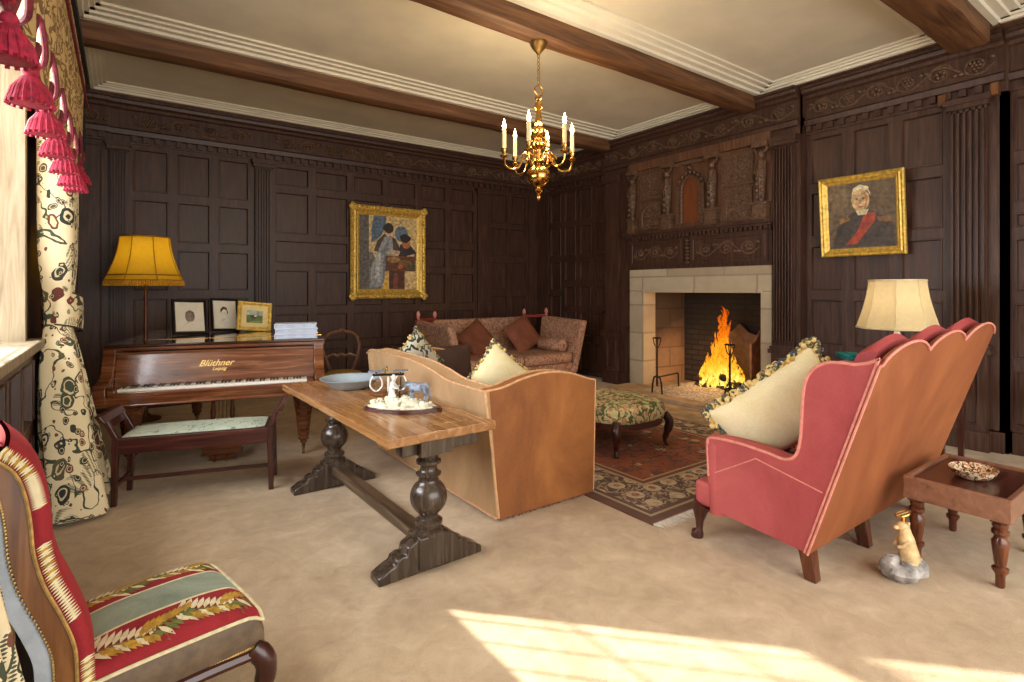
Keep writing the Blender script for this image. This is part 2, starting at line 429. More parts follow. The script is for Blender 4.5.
def tag(o, label, cat, group=None, kind=None):
    if label: o['label'] = label
    if cat: o['category'] = cat
    if group: o['group'] = group
    if kind: o['kind'] = kind
    return o
def thing(name, label, cat, loc=(0,0,0), rz=0, group=None):
    o = bpy.data.objects.new(name, None); COL.objects.link(o); o.empty_display_size = .1
    o.location = loc; o.rotation_euler = (0, 0, rz); o.matrix_basis = Matrix.Translation(loc) @ Matrix.Rotation(rz, 4, 'Z')
    return tag(o, label, cat, group)
def struct(o): o['kind'] = 'structure'; return o
def copy_tree(o, parent=None):
    c = o.copy(); COL.objects.link(c)
    if parent is not None: c.parent = parent
    for ch in list(o.children): copy_tree(ch, c)
    return c
def look(fr, to):
    d = (Vector(to)-Vector(fr)).normalized(); return d.to_track_quat('-Z', 'Y').to_euler()
def smoothpts(pts, n=6, closed=False):
    """Catmull-Rom through points"""
    P = [Vector(p) for p in pts]; out = []; N = len(P)
    rng = range(N) if closed else range(N-1)
    for i in rng:
        a = P[(i-1) % N] if closed or i > 0 else P[i]; b = P[i]; c = P[(i+1) % N]; d = P[(i+2) % N] if closed or i < N-2 else P[(i+1) % N]
        for k in range(n):
            t = k/n
            out.append(.5*((2*b)+(c-a)*t+(2*a-5*b+4*c-d)*t*t+(3*b-a-3*c+d)*t**3))
    if not closed: out.append(P[-1])
    return out
# ------------------------------------------------------------------ camera
cam = bpy.data.cameras.new('camera'); co = bpy.data.objects.new('camera', cam); COL.objects.link(co)
cam.sensor_width = 36; cam.lens = 538.6/1024*36; cam.shift_y = -52/1024; cam.clip_start = .02
co.location = (0, 0, 1.5); co.rotation_euler = (PI/2, 0, -math.radians(35.88)); SC.camera = co

# ------------------------------------------------------------------ room shell
WX, BY, LX, CZ = 6.51, 8.19, -.5, 3.93
FX = 6.37                                            # face of the chimney breast
def wallP(kind):
    if kind == 'back': return lambda u, n, z: (u, BY-n, z)
    if kind == 'right': return lambda u, n, z: (WX-n, u, z)
    if kind == 'breast': return lambda u, n, z: (FX-n, u, z)
    if kind == 'recess': return lambda u, n, z: (6.58-n, u, z)
    if kind == 'left': return lambda u, n, z: (LX+n, u, z)
def wbox(mb, P, u0, u1, n0, n1, z0, z1):
    a, b = P(u0, n0, z0), P(u1, n1, z1)
    mb.box(min(a[0],b[0]), max(a[0],b[0]), min(a[1],b[1]), max(a[1],b[1]), z0, z1)
def cell(mb, P, u0, u1, z0, z1, n0=.0, mw=.05, deep=.028, bev=.022):
    """one sunk panel with its share of stile and rail around it"""
    def ring(i, n): return [P(u0+i, n, z0+i), P(u1-i, n, z0+i), P(u1-i, n, z1-i), P(u0+i, n, z1-i)]
    vs = ring(0, n0) + ring(mw, n0) + ring(mw+.004, n0+.008) + ring(mw+.014, n0+.008) + ring(mw+bev, n0-deep) + ring(mw+bev+.001, n0-deep)
    fs = []
    for r in range(5):
        for i in range(4):
            j = (i+1) % 4
            fs.append((r*4+i, r*4+j, (r+1)*4+j, (r+1)*4+i))
    fs.append((20,21,22,23))
    mb.add(vs, fs)
def cells(mb, P, us, zs, **k):
    for i in range(len(us)-1):
        for j in range(len(zs)-1): cell(mb, P, us[i], us[i+1], zs[j], zs[j+1], **k)

mb = MB(); mb.box(-3, 8, -3, 9, -.1, 0); struct(mb.build('floor', M['carpet'], smooth=0))
mb = MB(); mb.box(-1.2, 7.4, -2, 8.6, CZ, CZ+.1); struct(mb.build('ceiling', M['plaster'], smooth=0))

ZR = [.2, .81, 1.43, 2.05, 2.67, 3.30]
# back wall
mb = MB(); P = wallP('back')
wbox(mb, P, -.6, WX+.3, -.14, -.06, 0, CZ)
cells(mb, P, [-.5, -.15], [.2, 3.3], deep=.0)
cells(mb, P, [.06, .53, 1.0, 1.47], ZR)
zs2 = [.2, .66, 1.19, 1.82, 2.25, 2.94, 3.30]
us2 = [1.72, 2.28, 2.86, 3.43, 4.0, 4.56, 5.13]
for i in range(6):
    for j in range(6):
        if i in (0, 1) and j == 3: continue
        cell(mb, P, us2[i], us2[i+1], zs2[j], zs2[j+1])
cell(mb, P, us2[0], us2[2], zs2[3], zs2[4])
cells(mb, P, [5.43, 5.86, 6.3], ZR)
wbox(mb, P, 6.3, 6.51, -.05, .03, .2, 3.3)
for a, b in ((-.15,.06), (1.47,1.72), (5.13,5.43)): wbox(mb, P, a, b, -.06, 0, 0, 3.3)
struct(mb.build('wall_back', M['panel'], smooth=25))
# right wall, in planes that step back and forth
mb = MB(); P = wallP('right')
wbox(mb, P, 6.2, BY, -.14, -.06, 0, CZ); wbox(mb, P, 1.32, 3.1, -.14, -.06, 0, CZ)
us = [6.22, 6.62, 7.02, 7.42, 7.82]
for i in range(4):
    for j, (a, b) in enumerate(zip(ZR[:-1], ZR[1:])):
        if i < 3 and j < 3: continue
        cell(mb, P, us[i], us[i+1], a, b)
wbox(mb, P, 7.82, BY, -.05, .02, 0, 3.3)
cells(mb, P, [1.75, 2.2, 2.65, 3.1], ZR)
wbox(mb, P, 1.32, 1.75, -.06, 0, 0, 3.3); wbox(mb, P, 1.32, 1.38, -.2, 0, 0, CZ)
wbox(mb, P, 1.32, 3.1, -.06, 0, 0, .2); wbox(mb, P, 7.42, BY, -.06, 0, 0, .2)
B = wallP('breast')
wbox(mb, B, 3.1, 3.42, -.2, 0, 0, 3.5); wbox(mb, B, 5.65, 6.22, -.2, 0, 0, 3.5); wbox(mb, B, 3.42, 5.65, -.2, 0, 1.79, 3.5)
wbox(mb, B, 3.1, 6.22, -.3, 0, 3.4, CZ)
R = wallP('recess')
wbox(mb, R, -2.0, 1.34, -.2, -.06, 0, CZ)
cells(mb, R, [-.9, -.34, .22, .78, 1.34], [.2, .81, 1.42, 2.01, 2.24, 2.70, 3.3])
struct(mb.build('wall_right', M['panel'], smooth=25))
# jib door in the panelling
d = struct(bpy.data.objects.new('door_1', None)); COL.objects.link(d); d.location = (WX, 6.82, 0); d.matrix_basis = Matrix.Translation((WX, 6.82, 0))
mb = MB(); P = wallP('right')
wbox(mb, P, 6.24, 7.4, -.05, -.03, .02, 2.04)
cells(mb, P, [6.24, 6.63, 7.01, 7.40], [.02, .63, 1.14, 1.6, 2.04], n0=.012)
mb.build('door_leaf', M['panel'], d, 25, world=True)
mb = MB(); mb.ball((WX-.06, 6.33, 1.12), .028); mb.tube([(WX, 6.33, 1.12), (WX-.05, 6.33, 1.12)], .01)
mb.build('door_knob', M['iron'], d, world=True)
# left wall with the window opening
WY0, WY1, WZ0, WZ1 = 2.1, 4.5, 1.13, 3.25
mb = MB(); P = wallP('left')
wbox(mb, P, WY1+.01, 8.4, -.35, 0, 0, CZ); wbox(mb, P, -.6, WY0, -.35, 0, 0, CZ)
wbox(mb, P, WY0, WY1, -.35, 0, 0, WZ0); wbox(mb, P, WY0, WY1, -.35, 0, WZ1, CZ)
cells(mb, P, [.6, 1.1, 1.6, 2.1, 2.58, 3.06, 3.54, 4.02, 4.5, 4.98, 5.5], [.2, .62, WZ0-.03], n0=.04)
cells(mb, P, [5.5, 6.2, 6.9, 7.6, 8.15], ZR, n0=.04)
struct(mb.build('wall_left', M['panel'], smooth=25))
# window: reveal, sill, stone mullions, glass
w = struct(bpy.data.objects.new('window_1', None)); COL.objects.link(w)
mb = MB(); mb.box(-.86, LX+.012, WY1-.03, WY1+.05, WZ0+.03, WZ1); mb.box(-.86, LX+.012, WY0-.05, WY0+.03, WZ0, WZ1); mb.box(-.86, LX+.01, WY0, WY1, WZ1-.03, WZ1+.05)
mb.build('reveal', M['window_stone'], w, 0)
mb = MB(); mb.box(-.95, LX+.09, WY0, WY1+.25, WZ0-.01, WZ0+.045); mb.build('sill', M['window_stone'], w, 0, .008)
mb = MB()
for y in (WY0+.03, 2.9, 3.7, WY1-.03): mb.box(-.86, -.76, y-.04, y+.04, WZ0+.04, WZ1)
for z in (WZ0+.08, 2.25, WZ1-.04): mb.box(-.855, -.765, WY0, WY1, z-.035, z+.035)
mb.build('mullion', M['window_stone'], w, 0, .01)
mb = MB()
for y in [2.3+.2*i for i in range(11)]: mb.box(-.815, -.805, y-.004, y+.004, WZ0, WZ1)
for z in [WZ0+.3*i for i in range(1, 7)]: mb.box(-.815, -.805, WY0, WY1, z-.004, z+.004)
mb.build('lead_cames', M['iron'], w, 0)
mb = MB(); mb.add([(-.82, WY0, WZ0), (-.82, WY1, WZ0), (-.82, WY1, WZ1), (-.82, WY0, WZ1)], [(0,1,2,3)]); mb.build('pane', M['glass'], w, 0)

# beams and cream ceiling mouldings
n = 0
def steps(mb, axis, a0, a1, s, d, z0=3.85, width=.26):
    """stepped plaster moulding: runs along axis from a0 to a1, starts at s and goes off in direction d"""
    prof = [(0, .0), (.05, .0), (.06, .025), (.12, .025), (.13, .045), (.19, .045), (.2, .06), (.26, .06), (.26, .08), (0, .08)]
    pts = [(s+d*q*width/.26, z0+h) for q, h in prof]
    mb.prism(pts, 'yz' if axis == 'x' else 'xz', a0, a1)
beams = [(5.99, 6.21), (3.58, 3.80), (1.38, 1.68)]
for y0, y1 in beams:
    mb = MB(); N = 26
    def f(u, v, y0=y0, y1=y1):
        x = LX-.1+u*(6.34-LX); k = v*4
        pts = [(y0, CZ), (y0+.005, 3.70), (y0+.03, 3.685), (y1-.03, 3.685), (y1, 3.70)]
        y, z = pts[int(round(k))]
        return (x, y+.006*math.sin(x*3.1+y0*5)+.004*math.sin(x*9), z+.006*math.sin(x*2.3+y0))
    mb.surf(f, N, 5); mb.box(LX, 6.235, y0+.01, y1-.01, 3.71, CZ)
    struct(mb.build('ceiling_beam', M['beam'], smooth=50))
bays = [(6.21, 8.0), (3.80, 5.99), (1.68, 3.58), (-1.0, 1.38)]
for i, (y0, y1) in enumerate(bays):
    mb = MB()
    steps(mb, 'x', LX, 6.3, y1, -1, width=.27 if i else .13)
    steps(mb, 'x', LX, 6.3, y0, 1, width=.2)
    steps(mb, 'y', y0+.05, y1-.03, 6.3, -1, width=.15)
    steps(mb, 'y', y0+.05, y1-.03, -.3, 1, width=.15)
    n += 1; struct(mb.build('trim_%d' % n, M['trim'], smooth=25))

# dark entablature: dentils, carved frieze, cornice
def ent(mb, P, u0, u1, off=0, dent=True, capL=False):
    prof = [(-.05, 3.30), (.02, 3.30), (.02, 3.39), (.055, 3.40), (.065, 3.455), (.03, 3.48), (.03, 3.70), (.06, 3.715), (.075, 3.745), (.12, 3.765), (.13, 3.80), (.16, 3.805), (.16, 3.835), (-.05, 3.835)]
    k = len(prof)
    vs = [P(u0, a+off, b) for a, b in prof]+[P(u1, a+off, b) for a, b in prof]
    mb.add(vs, [tuple(range(k)), tuple(range(2*k-1, k-1, -1))]+[(i, (i+1) % k, k+(i+1) % k, k+i) for i in range(k)])
    if dent:
        u = u0+.06
        while u < u1-.05:
            wbox(mb, P, u-.028, u+.028, .0+off, .058+off, 3.325, 3.392); u += .118
def vine(mb, P, u0, u1, zc=3.59, off=.03, amp=.085, unit=.30, up=None, balls=True):
    c = max(1, round((u1-u0)/unit)); L = (u1-u0)/c
    for i in range(c):
        uc = u0+(i+.5)*L; s = 1 if i % 2 else -1
        pts = []
        for k in range(22):
            t = k/21; a = s*(PI*.9-t*3.3*PI*.95); r = amp*(1.1-.85*t)
            pts.append(P(uc-.06*s*0+r*math.cos(a)*1.15, off+.006, zc+r*math.sin(a)))
        mb.tube(pts, [.014*(1-.4*k/21) for k in range(22)], 5)
        st = [P(uc-L*.5+L*k/8, off+.004, zc+amp*.95*math.sin(PI*(k/8))*s*.9-amp*.1) for k in range(9)]
        mb.tube(st, .012, 5)
        if balls and i % 2 == 0:
            for r in range(4):
                for q in range(4-r):
                    mb.ball(P(uc+(q-(3-r)/2)*.03, off+.012, zc+.03-r*.028), .017, 6, 4)
        else:
            for q in range(5):
                a = 2*PI*q/5+.3; p = P(uc+.03*math.cos(a), off+.008, zc+.03*math.sin(a)); mb.ball(p, .02, 6, 4)
        for q in (-1, 1):
            p = P(uc+q*L*.42, off+.006, zc+q*s*amp*.55); mb.ball(p, (.028, .028, .02), 6, 4)
mb = MB(); P = wallP('back')
ent(mb, P, -.5, -.12, .03); ent(mb, P, -.12, .06, .0, False); ent(mb, P, .06, 5.13); ent(mb, P, 5.13, 6.6)
struct(mb.build('trim_6', M['panel'], smooth=25))
mb = MB(); vine(mb, P, .1, 1.44); vine(mb, P, 1.76, 6.4); vine(mb, P, -.5, -.14, off=.06)
struct(mb.build('trim_7', M['carve'], smooth=60))
mb = MB(); P = wallP('right'); ent(mb, P, 6.15, BY-.02); ent(mb, P, 1.34, 3.14)
ent(mb, wallP('breast'), 3.1, 6.22, .0, False); R = wallP('recess'); ent(mb, R, -1.0, 1.33)
struct(mb.build('trim_8', M['panel'], smooth=25))
mb = MB(); vine(mb, P, 6.3, 8.1); vine(mb, P, 1.4, 3.05); vine(mb, wallP('breast'), 3.15, 6.18, unit=.36); vine(mb, R, -.9, 1.2)
struct(mb.build('trim_9', M['carve'], smooth=60))
# dark wall plate between cornice and plaster
mb = MB(); mb.box(LX, WX, 8.0, BY, 3.835, CZ); mb.box(6.30, 6.8, -1, 8.0, 3.84, CZ); mb.box(LX, -.3, -1, 8.0, 3.83, CZ)
struct(mb.build('trim_10', M['carve'], smooth=0))

# pilasters
def pilaster(P, u0, u1, ped, flutes=5, proj=.07, top=3.30, capital=True):
    mb = MB(); W = u1-u0
    wbox(mb, P, u0, u1, -.04, proj, .18, ped); wbox(mb, P, u0-.03, u1+.03, -.04, proj+.03, ped-.005, ped+.045)
    wbox(mb, P, u0-.015, u1+.015, -.04, proj+.02, ped+.04, ped+.08); wbox(mb, P, u0-.02, u1+.02, -.04, proj+.03, 0, .18)
    cell(mb, P, u0, u1, .18, ped, n0=proj+.004, deep=.012, mw=.06)
    wbox(mb, P, u0+.01, u1-.01, -.04, proj-.03, ped, top)
    if flutes:
        m = .03; sp = (W-2*m)/flutes
        for i in range(flutes+1):
            c = u0+m+i*sp; hw = sp*.22
            wbox(mb, P, max(u0+.005, c-hw), min(u1-.005, c+hw), 0, proj, ped+.1, top-.1)
        wbox(mb, P, u0+.005, u1-.005, -.02, proj, ped+.08, ped+.14); wbox(mb, P, u0+.005, u1-.005, -.02, proj, top-.13, top-.08)
    else: wbox(mb, P, u0+.005, u1-.005, -.02, proj-.01, ped+.08, top-.08)
    if capital:
        wbox(mb, P, u0-.015, u1+.015, -.02, proj+.02, top-.1, top-.05); wbox(mb, P, u0-.03, u1+.03, -.02, proj+.035, top-.055, top)
    return struct(mb.build('pilaster', M['panel'], smooth=25, bevel=.004))
P = wallP('back')
pilaster(P, -.14, .06, .74, 5); pilaster(P, 1.48, 1.71, .74, 5); pilaster(P, 5.14, 5.42, .74, 0, .05)
P = wallP('right')
pilaster(P, 1.45, 1.74, .9, 5, .08); pilaster(wallP('breast'), 3.14, 3.41, .74, 6, .07); pilaster(wallP('breast'), 5.88, 6.19, .74, 0, .05)
# brackets at the cornice over the right-hand pilaster
mb = MB()
for u in (1.40, 1.79): wbox(mb, P, u-.03, u+.03, 0, .09, 3.27, 3.38)
struct(mb.build('trim_11', M['show_wood'], smooth=0, bevel=.008))
# skirting
mb = MB()
P = wallP('back'); wbox(mb, P, -.5, 6.5, -.03, .03, 0, .17); wbox(mb, P, -.5, 6.5, -.03, .045, 0, .05)
struct(mb.build('baseboard_back', M['panel'], smooth=0, bevel=.006))
mb = MB(); P = wallP('right')
wbox(mb, P, 1.34, 3.1, -.03, .04, 0, .19); wbox(mb, P, 6.2, 6.24, -.03, .05, 0, .19); wbox(mb, P, 7.4, BY-.03, -.03, .04, 0, .19)
wbox(mb, wallP('breast'), 5.67, 6.22, -.03, .06, 0, .19); wbox(mb, R, -1, 1.3, -.03, .05, 0, .2)
struct(mb.build('baseboard_right', M['panel'], smooth=0, bevel=.006))
mb = MB(); P = wallP('left'); wbox(mb, P, -.5, 8.1, 0, .07, 0, .18); struct(mb.build('baseboard_left', M['panel'], smooth=0, bevel=.006))

# ------------------------------------------------------------------ fireplace
fp = thing('fireplace', 'wide pale stone fireplace with a deep sooty firebox in the panelled wall', 'fireplace', (6.4, 4.5, 0))
YA, YB = 3.56, 5.38
mb = MB()
mb.box(6.325, 6.6, 3.42, YA, 0, 1.47); mb.box(6.325, 6.6, YB, 5.66, 0, 1.47); mb.box(6.325, 6.6, 3.42, 5.66, 1.47, 1.79)
mb.box(6.31, 6.6, YA-.03, YB+.04, 1.45, 1.50)
mb.build('stone_surround', M['surround'], fp, 0, .012, world=True)
mb = MB(); mb.hexa([(6.6, YB+.01, 0), (6.6, YB+.2, 0), (7.3, 5.5, 0), (7.3, 5.29, 0)], [(6.6, YB+.01, 1.75), (6.6, YB+.2, 1.75), (7.3, 5.5, 1.75), (7.3, 5.29, 1.75)])
mb.build('firebox_side', M['reveal'], fp, 0, world=True); mb = MB()
mb.hexa([(6.6, 3.36, 0), (6.6, YA-.01, 0), (7.3, 3.75, 0), (7.3, 3.5, 0)], [(6.6, 3.36, 1.75), (6.6, YA-.01, 1.75), (7.3, 3.75, 1.75), (7.3, 3.5, 1.75)])
mb.build('firebox_side', M['reveal'], fp, 0, world=True)
mb = MB(); mb.box(7.2, 7.3, 3.5, 5.5, 0, 1.75); mb.box(6.5, 7.3, 3.4, 5.6, 1.7, 1.8); mb.build('firebox_back', M['fireback_brick'], fp, 0, world=True)
mb = MB(); mb.box(5.75, 7.2, 3.45, 5.62, 0, .07); mb.box(5.15, 5.75, 3.3, 5.2, 0, .02)
mb.build('hearth_slab', M['hearth'], fp, 0, .012, world=True)

ov = thing('carved_overmantel', 'tall carved dark oak overmantel with figure columns above the stone fireplace', 'overmantel', (6.37, 4.55, 1.79))
B = wallP('breast')
mb = MB(); wbox(mb, B, 3.42, 5.66, -.02, .03, 1.79, 2.24)
for a, b in ((3.46, 4.56), (4.66, 5.64)): cell(mb, B, a, b, 1.84, 2.22, n0=.06, mw=.04, deep=.0)
mb.build('frieze_panel', M['panel'], ov, 25, world=True)
mb = MB()
for a, b in ((3.56, 4.46), (4.76, 5.56)):
    vine(mb, B, a, b, 2.03, .05, .09, .3, balls=False)
for k in range(7): mb.ball(B(4.61, .05, 1.87+k*.05), (.03, .03, .02), 6, 4)
mb.build('frieze_carving', M['carve'], ov, 60, world=True)
mb = MB(); wbox(mb, B, 3.38, 5.70, -.02, .16, 2.30, 2.345); wbox(mb, B, 3.40, 5.68, -.02, .12, 2.27, 2.305)
wbox(mb, B, 3.42, 5.66, -.02, .07, 2.22, 2.27)
u = 3.46
while u < 5.65: wbox(mb, B, u-.02, u+.02, .06, .115, 2.225, 2.272); u += .065
mb.build('mantel_shelf', M['panel'], ov, 0, .004, world=True)
mb = MB(); wbox(mb, B, 3.42, 5.66, -.02, .02, 2.34, 3.42); wbox(mb, B, 3.42, 5.66, -.02, .07, 3.28, 3.40)
mb.build('back_board', M['panel_light'], ov, 0, world=True)
colm = [(5.51, 5.63), (4.835, 5.008), (4.124, 4.287), (3.45, 3.616)]
def figcol(u0, u1):
    c = (u0+u1)/2; mb = MB()
    wbox(mb, B, u0, u1, 0, .13, 2.345, 2.56); wbox(mb, B, u0-.015, u1+.015, 0, .145, 2.53, 2.56); wbox(mb, B, u0-.012, u1+.012, 0, .14, 2.345, 2.38)
    mb.tube([B(c, .075, z) for z in (2.56, 2.7, 2.85, 2.95, 3.0, 3.06, 3.09)], [.032, .045, .055, .062, .055, .05, .022], 8)
    for k in range(4):
        for s in (-1, 1): mb.ball(B(c+s*.035, .11, 2.62+k*.08), (.025, .025, .03), 6, 4)
    mb.ball(B(c, .085, 3.135), (.042, .042, .05), 8, 6)                    # head
    mb.tube([B(c-.06, .09, 3.04), B(c-.055, .13, 2.94), B(c+.02, .14, 2.9)], .016, 6); mb.tube([B(c+.06, .09, 3.04), B(c+.06, .12, 2.92), B(c+.0, .14, 2.86)], .016, 6)
    for s in (-1, 1):
        mb.tube([B(c+s*.07*math.sin(t*1.2)+s*.01, .09, 3.19+.05*math.cos(t)) for t in (0, .6, 1.2, 1.8, 2.4, 3)], .014, 6)
    wbox(mb, B, u0-.01, u1+.01, 0, .14, 3.22, 3.29)
    mb.build('figure_column', M['carve'], ov, 50, .004, world=True)
for a, b in colm: figcol(a, b)
def scrollpanel(u0, u1, z0, z1, arch=False):
    mb = MB(); wbox(mb, B, u0, u1, 0, .035, z0, z1); cell(mb, B, u0, u1, z0, z1, n0=.05, mw=.03, deep=.0, bev=.012)
    W, H = u1-u0, z1-z0
    for s in (-1, 1):
        for q in range(3 if arch else 2):
            zc = z0+H*((q+.5)/(3 if arch else 2)); uc = (u0+u1)/2+s*W*.2
            mb.tube([B(uc+s*(W*.15)*(1-k/16*.8)*math.cos(k*.55), .05, zc+(W*.13)*(1-k/16*.8)*math.sin(k*.55)) for k in range(17)], .011, 5)
            mb.ball(B(uc, .05, zc), .022, 6, 4)
    for k in range(5): mb.ball(B((u0+u1)/2, .05, z0+H*(k+.5)/5), (.025, .02, .03), 6, 4)
    if arch:
        pts = [B((u0+u1)/2+W*.36*math.cos(a), .055, z0+H*.5+W*.36*math.sin(a)*1.1) for a in [PI*k/12 for k in range(13)]]
        mb.tube([B((u0+u1)/2+W*.36, .055, z0+.05)]+pts+[B((u0+u1)/2-W*.36, .055, z0+.05)], .015, 6)
    mb.build('carved_panel', M['carve'], ov, 50, world=True)
for a, b in ((5.04, 5.48), (3.65, 4.09)):
    scrollpanel(a, b, 2.82, 3.22); scrollpanel(a+.02, b-.02, 2.38, 2.78, True)
a, b = 4.31, 4.81; c = (a+b)/2
mb = MB(); pts = [(c+.15, 2.42), (c+.15, 2.86)]+[(c+.15*math.cos(t), 2.86+.19*math.sin(t)) for t in [PI*k/14 for k in range(1, 14)]]+[(c-.15, 2.86), (c-.15, 2.42)]
vs = [B(u, .03, z) for u, z in pts]; mb.add(vs, [tuple(range(len(vs)))]); mb.build('arched_panel', M['arch'], ov, 0, world=True)
mb = MB(); mb.tube([B(u, .05, z) for u, z in pts], .022, 6)
for s in (-1, 1): wbox(mb, B, c+s*.2-.025, c+s*.2+.025, .02, .07, 2.40, 2.9)
for k in range(9):
    t = PI*(k+.5)/9; mb.ball(B(c+.2*math.cos(t), .05, 2.87+.24*math.sin(t)), .03, 6, 4)
mb.ball(B(c, .05, 3.17), (.06, .03, .035), 8, 6); wbox(mb, B, a, b, 0, .05, 3.22, 3.27)
mb.build('arch_surround', M['carve'], ov, 50, world=True)

# fire, ash, fireback, andirons, tools
fb = MB(); pts = [(3.95, .07), (4.65, .07), (4.65, .8), (4.55, .86), (4.42, .9), (4.3, 1.02), (4.18, .9), (4.05, .86), (3.95, .8)]
fb.prism(pts, 'yz', 7.1, 7.14); o = fb.build('fireback', plain('brown_iron', (82, 60, 48), .7, .25, 12), None, 20, .01, loc=(7.12, 4.3, .07)); tag(o, 'shaped iron fireback standing behind the flames', 'fireback')
fs_ = MB(); pts = [(6.6, .07), (7.05, .07), (7.05, .75), (6.95, .8), (6.82, .95), (6.7, .82), (6.6, .78)]
fs_.prism(pts, 'xz', 3.83, 3.86); o = fs_.build('iron_plate', plain('rusty_plate', (128, 92, 72), .6, .2, 12), None, 20, .008, loc=(6.8, 3.85, .07)); tag(o, 'brown iron plate with a shaped top beside the flames', 'fire plate')
mb = MB()
def ashf(u, v):
    x = 5.95+u*1.15; y = 3.75+v*1.35
    e = min(u, 1-u)*min(v, 1-v)*10; e = max(0, min(1, e))
    return (x, y, .072+e*(.06+.05*math.sin(u*9+v*3)*math.sin(v*11)*.5+random.uniform(0, .02)))
mb.surf(ashf, 26, 30); o = mb.build('ash', M['ash'], None, 60, noisy=.006, loc=(6.5, 4.4, .07)); tag(o, 'heap of pale grey ash spread over the hearth', 'ash', kind='stuff')
fire = thing('log_fire', 'tall orange log fire burning in the stone fireplace', 'fire', (6.66, 4.3, .13))
def flame(cx, cy, h, r, z0=0, lean=0):
    pts, rr = [], []
    ph = random.uniform(0, 6); am = random.uniform(.02, .055)
    for k in range(9):
        t = k/8
        pts.append((cx+am*math.sin(ph+t*5)*t*.8-cx*t*.5, cy+am*math.sin(ph*1.7+t*6)*t+lean*t-cy*t*.45, z0+h*t))
        rr.append(max(.002, r*(.45+1.5*t)*(1-t)**.9*1.25))
    return pts, rr
mb = MB()
for i in range(64):
    a = random.uniform(0, 2*PI); q = math.sqrt(random.random()); x, y = .17*q*math.cos(a), .37*q*math.sin(a)
    h = (1-q)*.55+random.uniform(.18, .4); p, r = flame(x, y, h, random.uniform(.025, .06), random.uniform(-.02, .1)); mb.tube(p, r, 7)
for i in range(9):
    p, r = flame(random.uniform(-.05, .05), random.uniform(-.1, .08), random.uniform(.85, 1.1), random.uniform(.035, .06), .05, -.03); mb.tube(p, r, 7)
for i in range(7):
    z0 = random.uniform(.6, .95); p, r = flame(random.uniform(-.04, .04), random.uniform(-.13, .05), .22, .03, z0); mb.tube(p, r, 6)
mb.build('flames', M['flame'], fire, 60)
for i, (x, y, z, rz, L_) in enumerate([(-.1, 0, -.0, 1.5, .7), (.08, .05, .0, 1.7, .65), (0, -.08, .1, 1.25, .55), (.0, .1, .1, 1.9, .5), (.02, 0, .19, .6, .42)]):
    mb = MB(); d_ = Vector((math.cos(rz), math.sin(rz), .05)); c_ = Vector((x, y, z))
    mb.tube([c_-d_*L_/2, c_-d_*L_/6, c_+d_*L_/6, c_+d_*L_/2], [.05, .058, .055, .05], 8); mb.build('log', M['log'], fire, 50, noisy=.006)
def andiron(y, label):
    t = thing('andiron', label, 'andiron', (5.93, y, .07), 0, 'wrought iron andirons')
    mb = MB(); mb.tube([(0,0,.1), (0,0,.62)], .013, 8); mb.build('post', M['iron'], t)
    mb = MB()
    for k in range(4):
        a = PI/4+k*PI/2; mb.tube([(.0,0,.62), (.035*math.cos(a), .035*math.sin(a), .67), (.055*math.cos(a), .055*math.sin(a), .76)], .007, 6)
    mb.tube([(.055*math.cos(2*PI*k/16), .055*math.sin(2*PI*k/16), .76) for k in range(16)], .008, 6, True); mb.build('cup', M['iron'], t)
    mb = MB()
    for s in (-1, 1): mb.tube([(0,0,.24), (0, s*.05, .22), (0, s*.075, .13), (0, s*.085, .0)], .012, 6)
    mb.build('foot', M['iron'], t)
    mb = MB(); mb.tube([(0,0,.22), (.45,0,.24), (.46,0,.23), (.47,0,.01)], .012, 6); mb.build('bar', M['iron'], t)
    return t
andiron(4.81, 'wrought iron andiron with a cup top left of the flames'); andiron(3.72, 'wrought iron andiron with a cup top in front of the flames')
mb = MB(); mb.tube([(6.24, 5.58, .07), (6.28, 5.64, .5), (6.305, 5.67, .86)], .008, 6); mb.tube([(6.305, 5.67, .86), (6.305, 5.69, .9), (6.305, 5.65, .93), (6.295, 5.63, .89)], .007, 6)
o = mb.build('poker', M['iron'], None, loc=(6.24, 5.58, .07)); tag(o, 'thin iron poker leaning on the left side of the stone fireplace', 'poker')
# ------------------------------------------------------------------ shared shapes
def cushion_mb(w, h, t, n=18, sag=.07, mb=None):
    """square pillow in its own xy plane, centred, thickness along z"""
    mb = mb or MB()
    def f(u, v, s):
        x, y = 2*u-1, 2*v-1
        e = max(0, (1-abs(x)**2.6)*(1-abs(y)**2.6))
        px = x*(w/2)*(1-sag*(1-y*y)*abs(x)**3*.9); py = y*(h/2)*(1-sag*(1-x*x)*abs(y)**3*.9)
        return (px, py, s*t/2*e**.55)
    mb.surf(lambda u, v: f(u, v, 1), n, n); mb.surf(lambda u, v: f(u, v, -1), n, n)
    bmesh.ops.remove_doubles(mb.bm, verts=mb.bm.verts, dist=1e-4)
    return mb
def tufts_mb(w, h, r=.028, step=.030, sag=.07):
    mb = MB()
    n = max(4, int(w/step)); k = max(4, int(h/step))
    pts = [((i/n*2-1), -1) for i in range(n)]+[(1, (i/k*2-1)) for i in range(k)]+[(1-i/n*2, 1) for i in range(n)]+[(-1, 1-i/k*2) for i in range(k)]
    for x, y in pts:
        px = x*(w/2)*(1-sag*(1-y*y)*abs(x)**3*.9); py = y*(h/2)*(1-sag*(1-x*x)*abs(y)**3*.9)
        for q in range(3):
            j = lambda: random.uniform(-r*.55, r*.55)
            mb.ball((px+j(), py+j(), j()), r*random.uniform(.45, .75), 6, 4)
    return mb
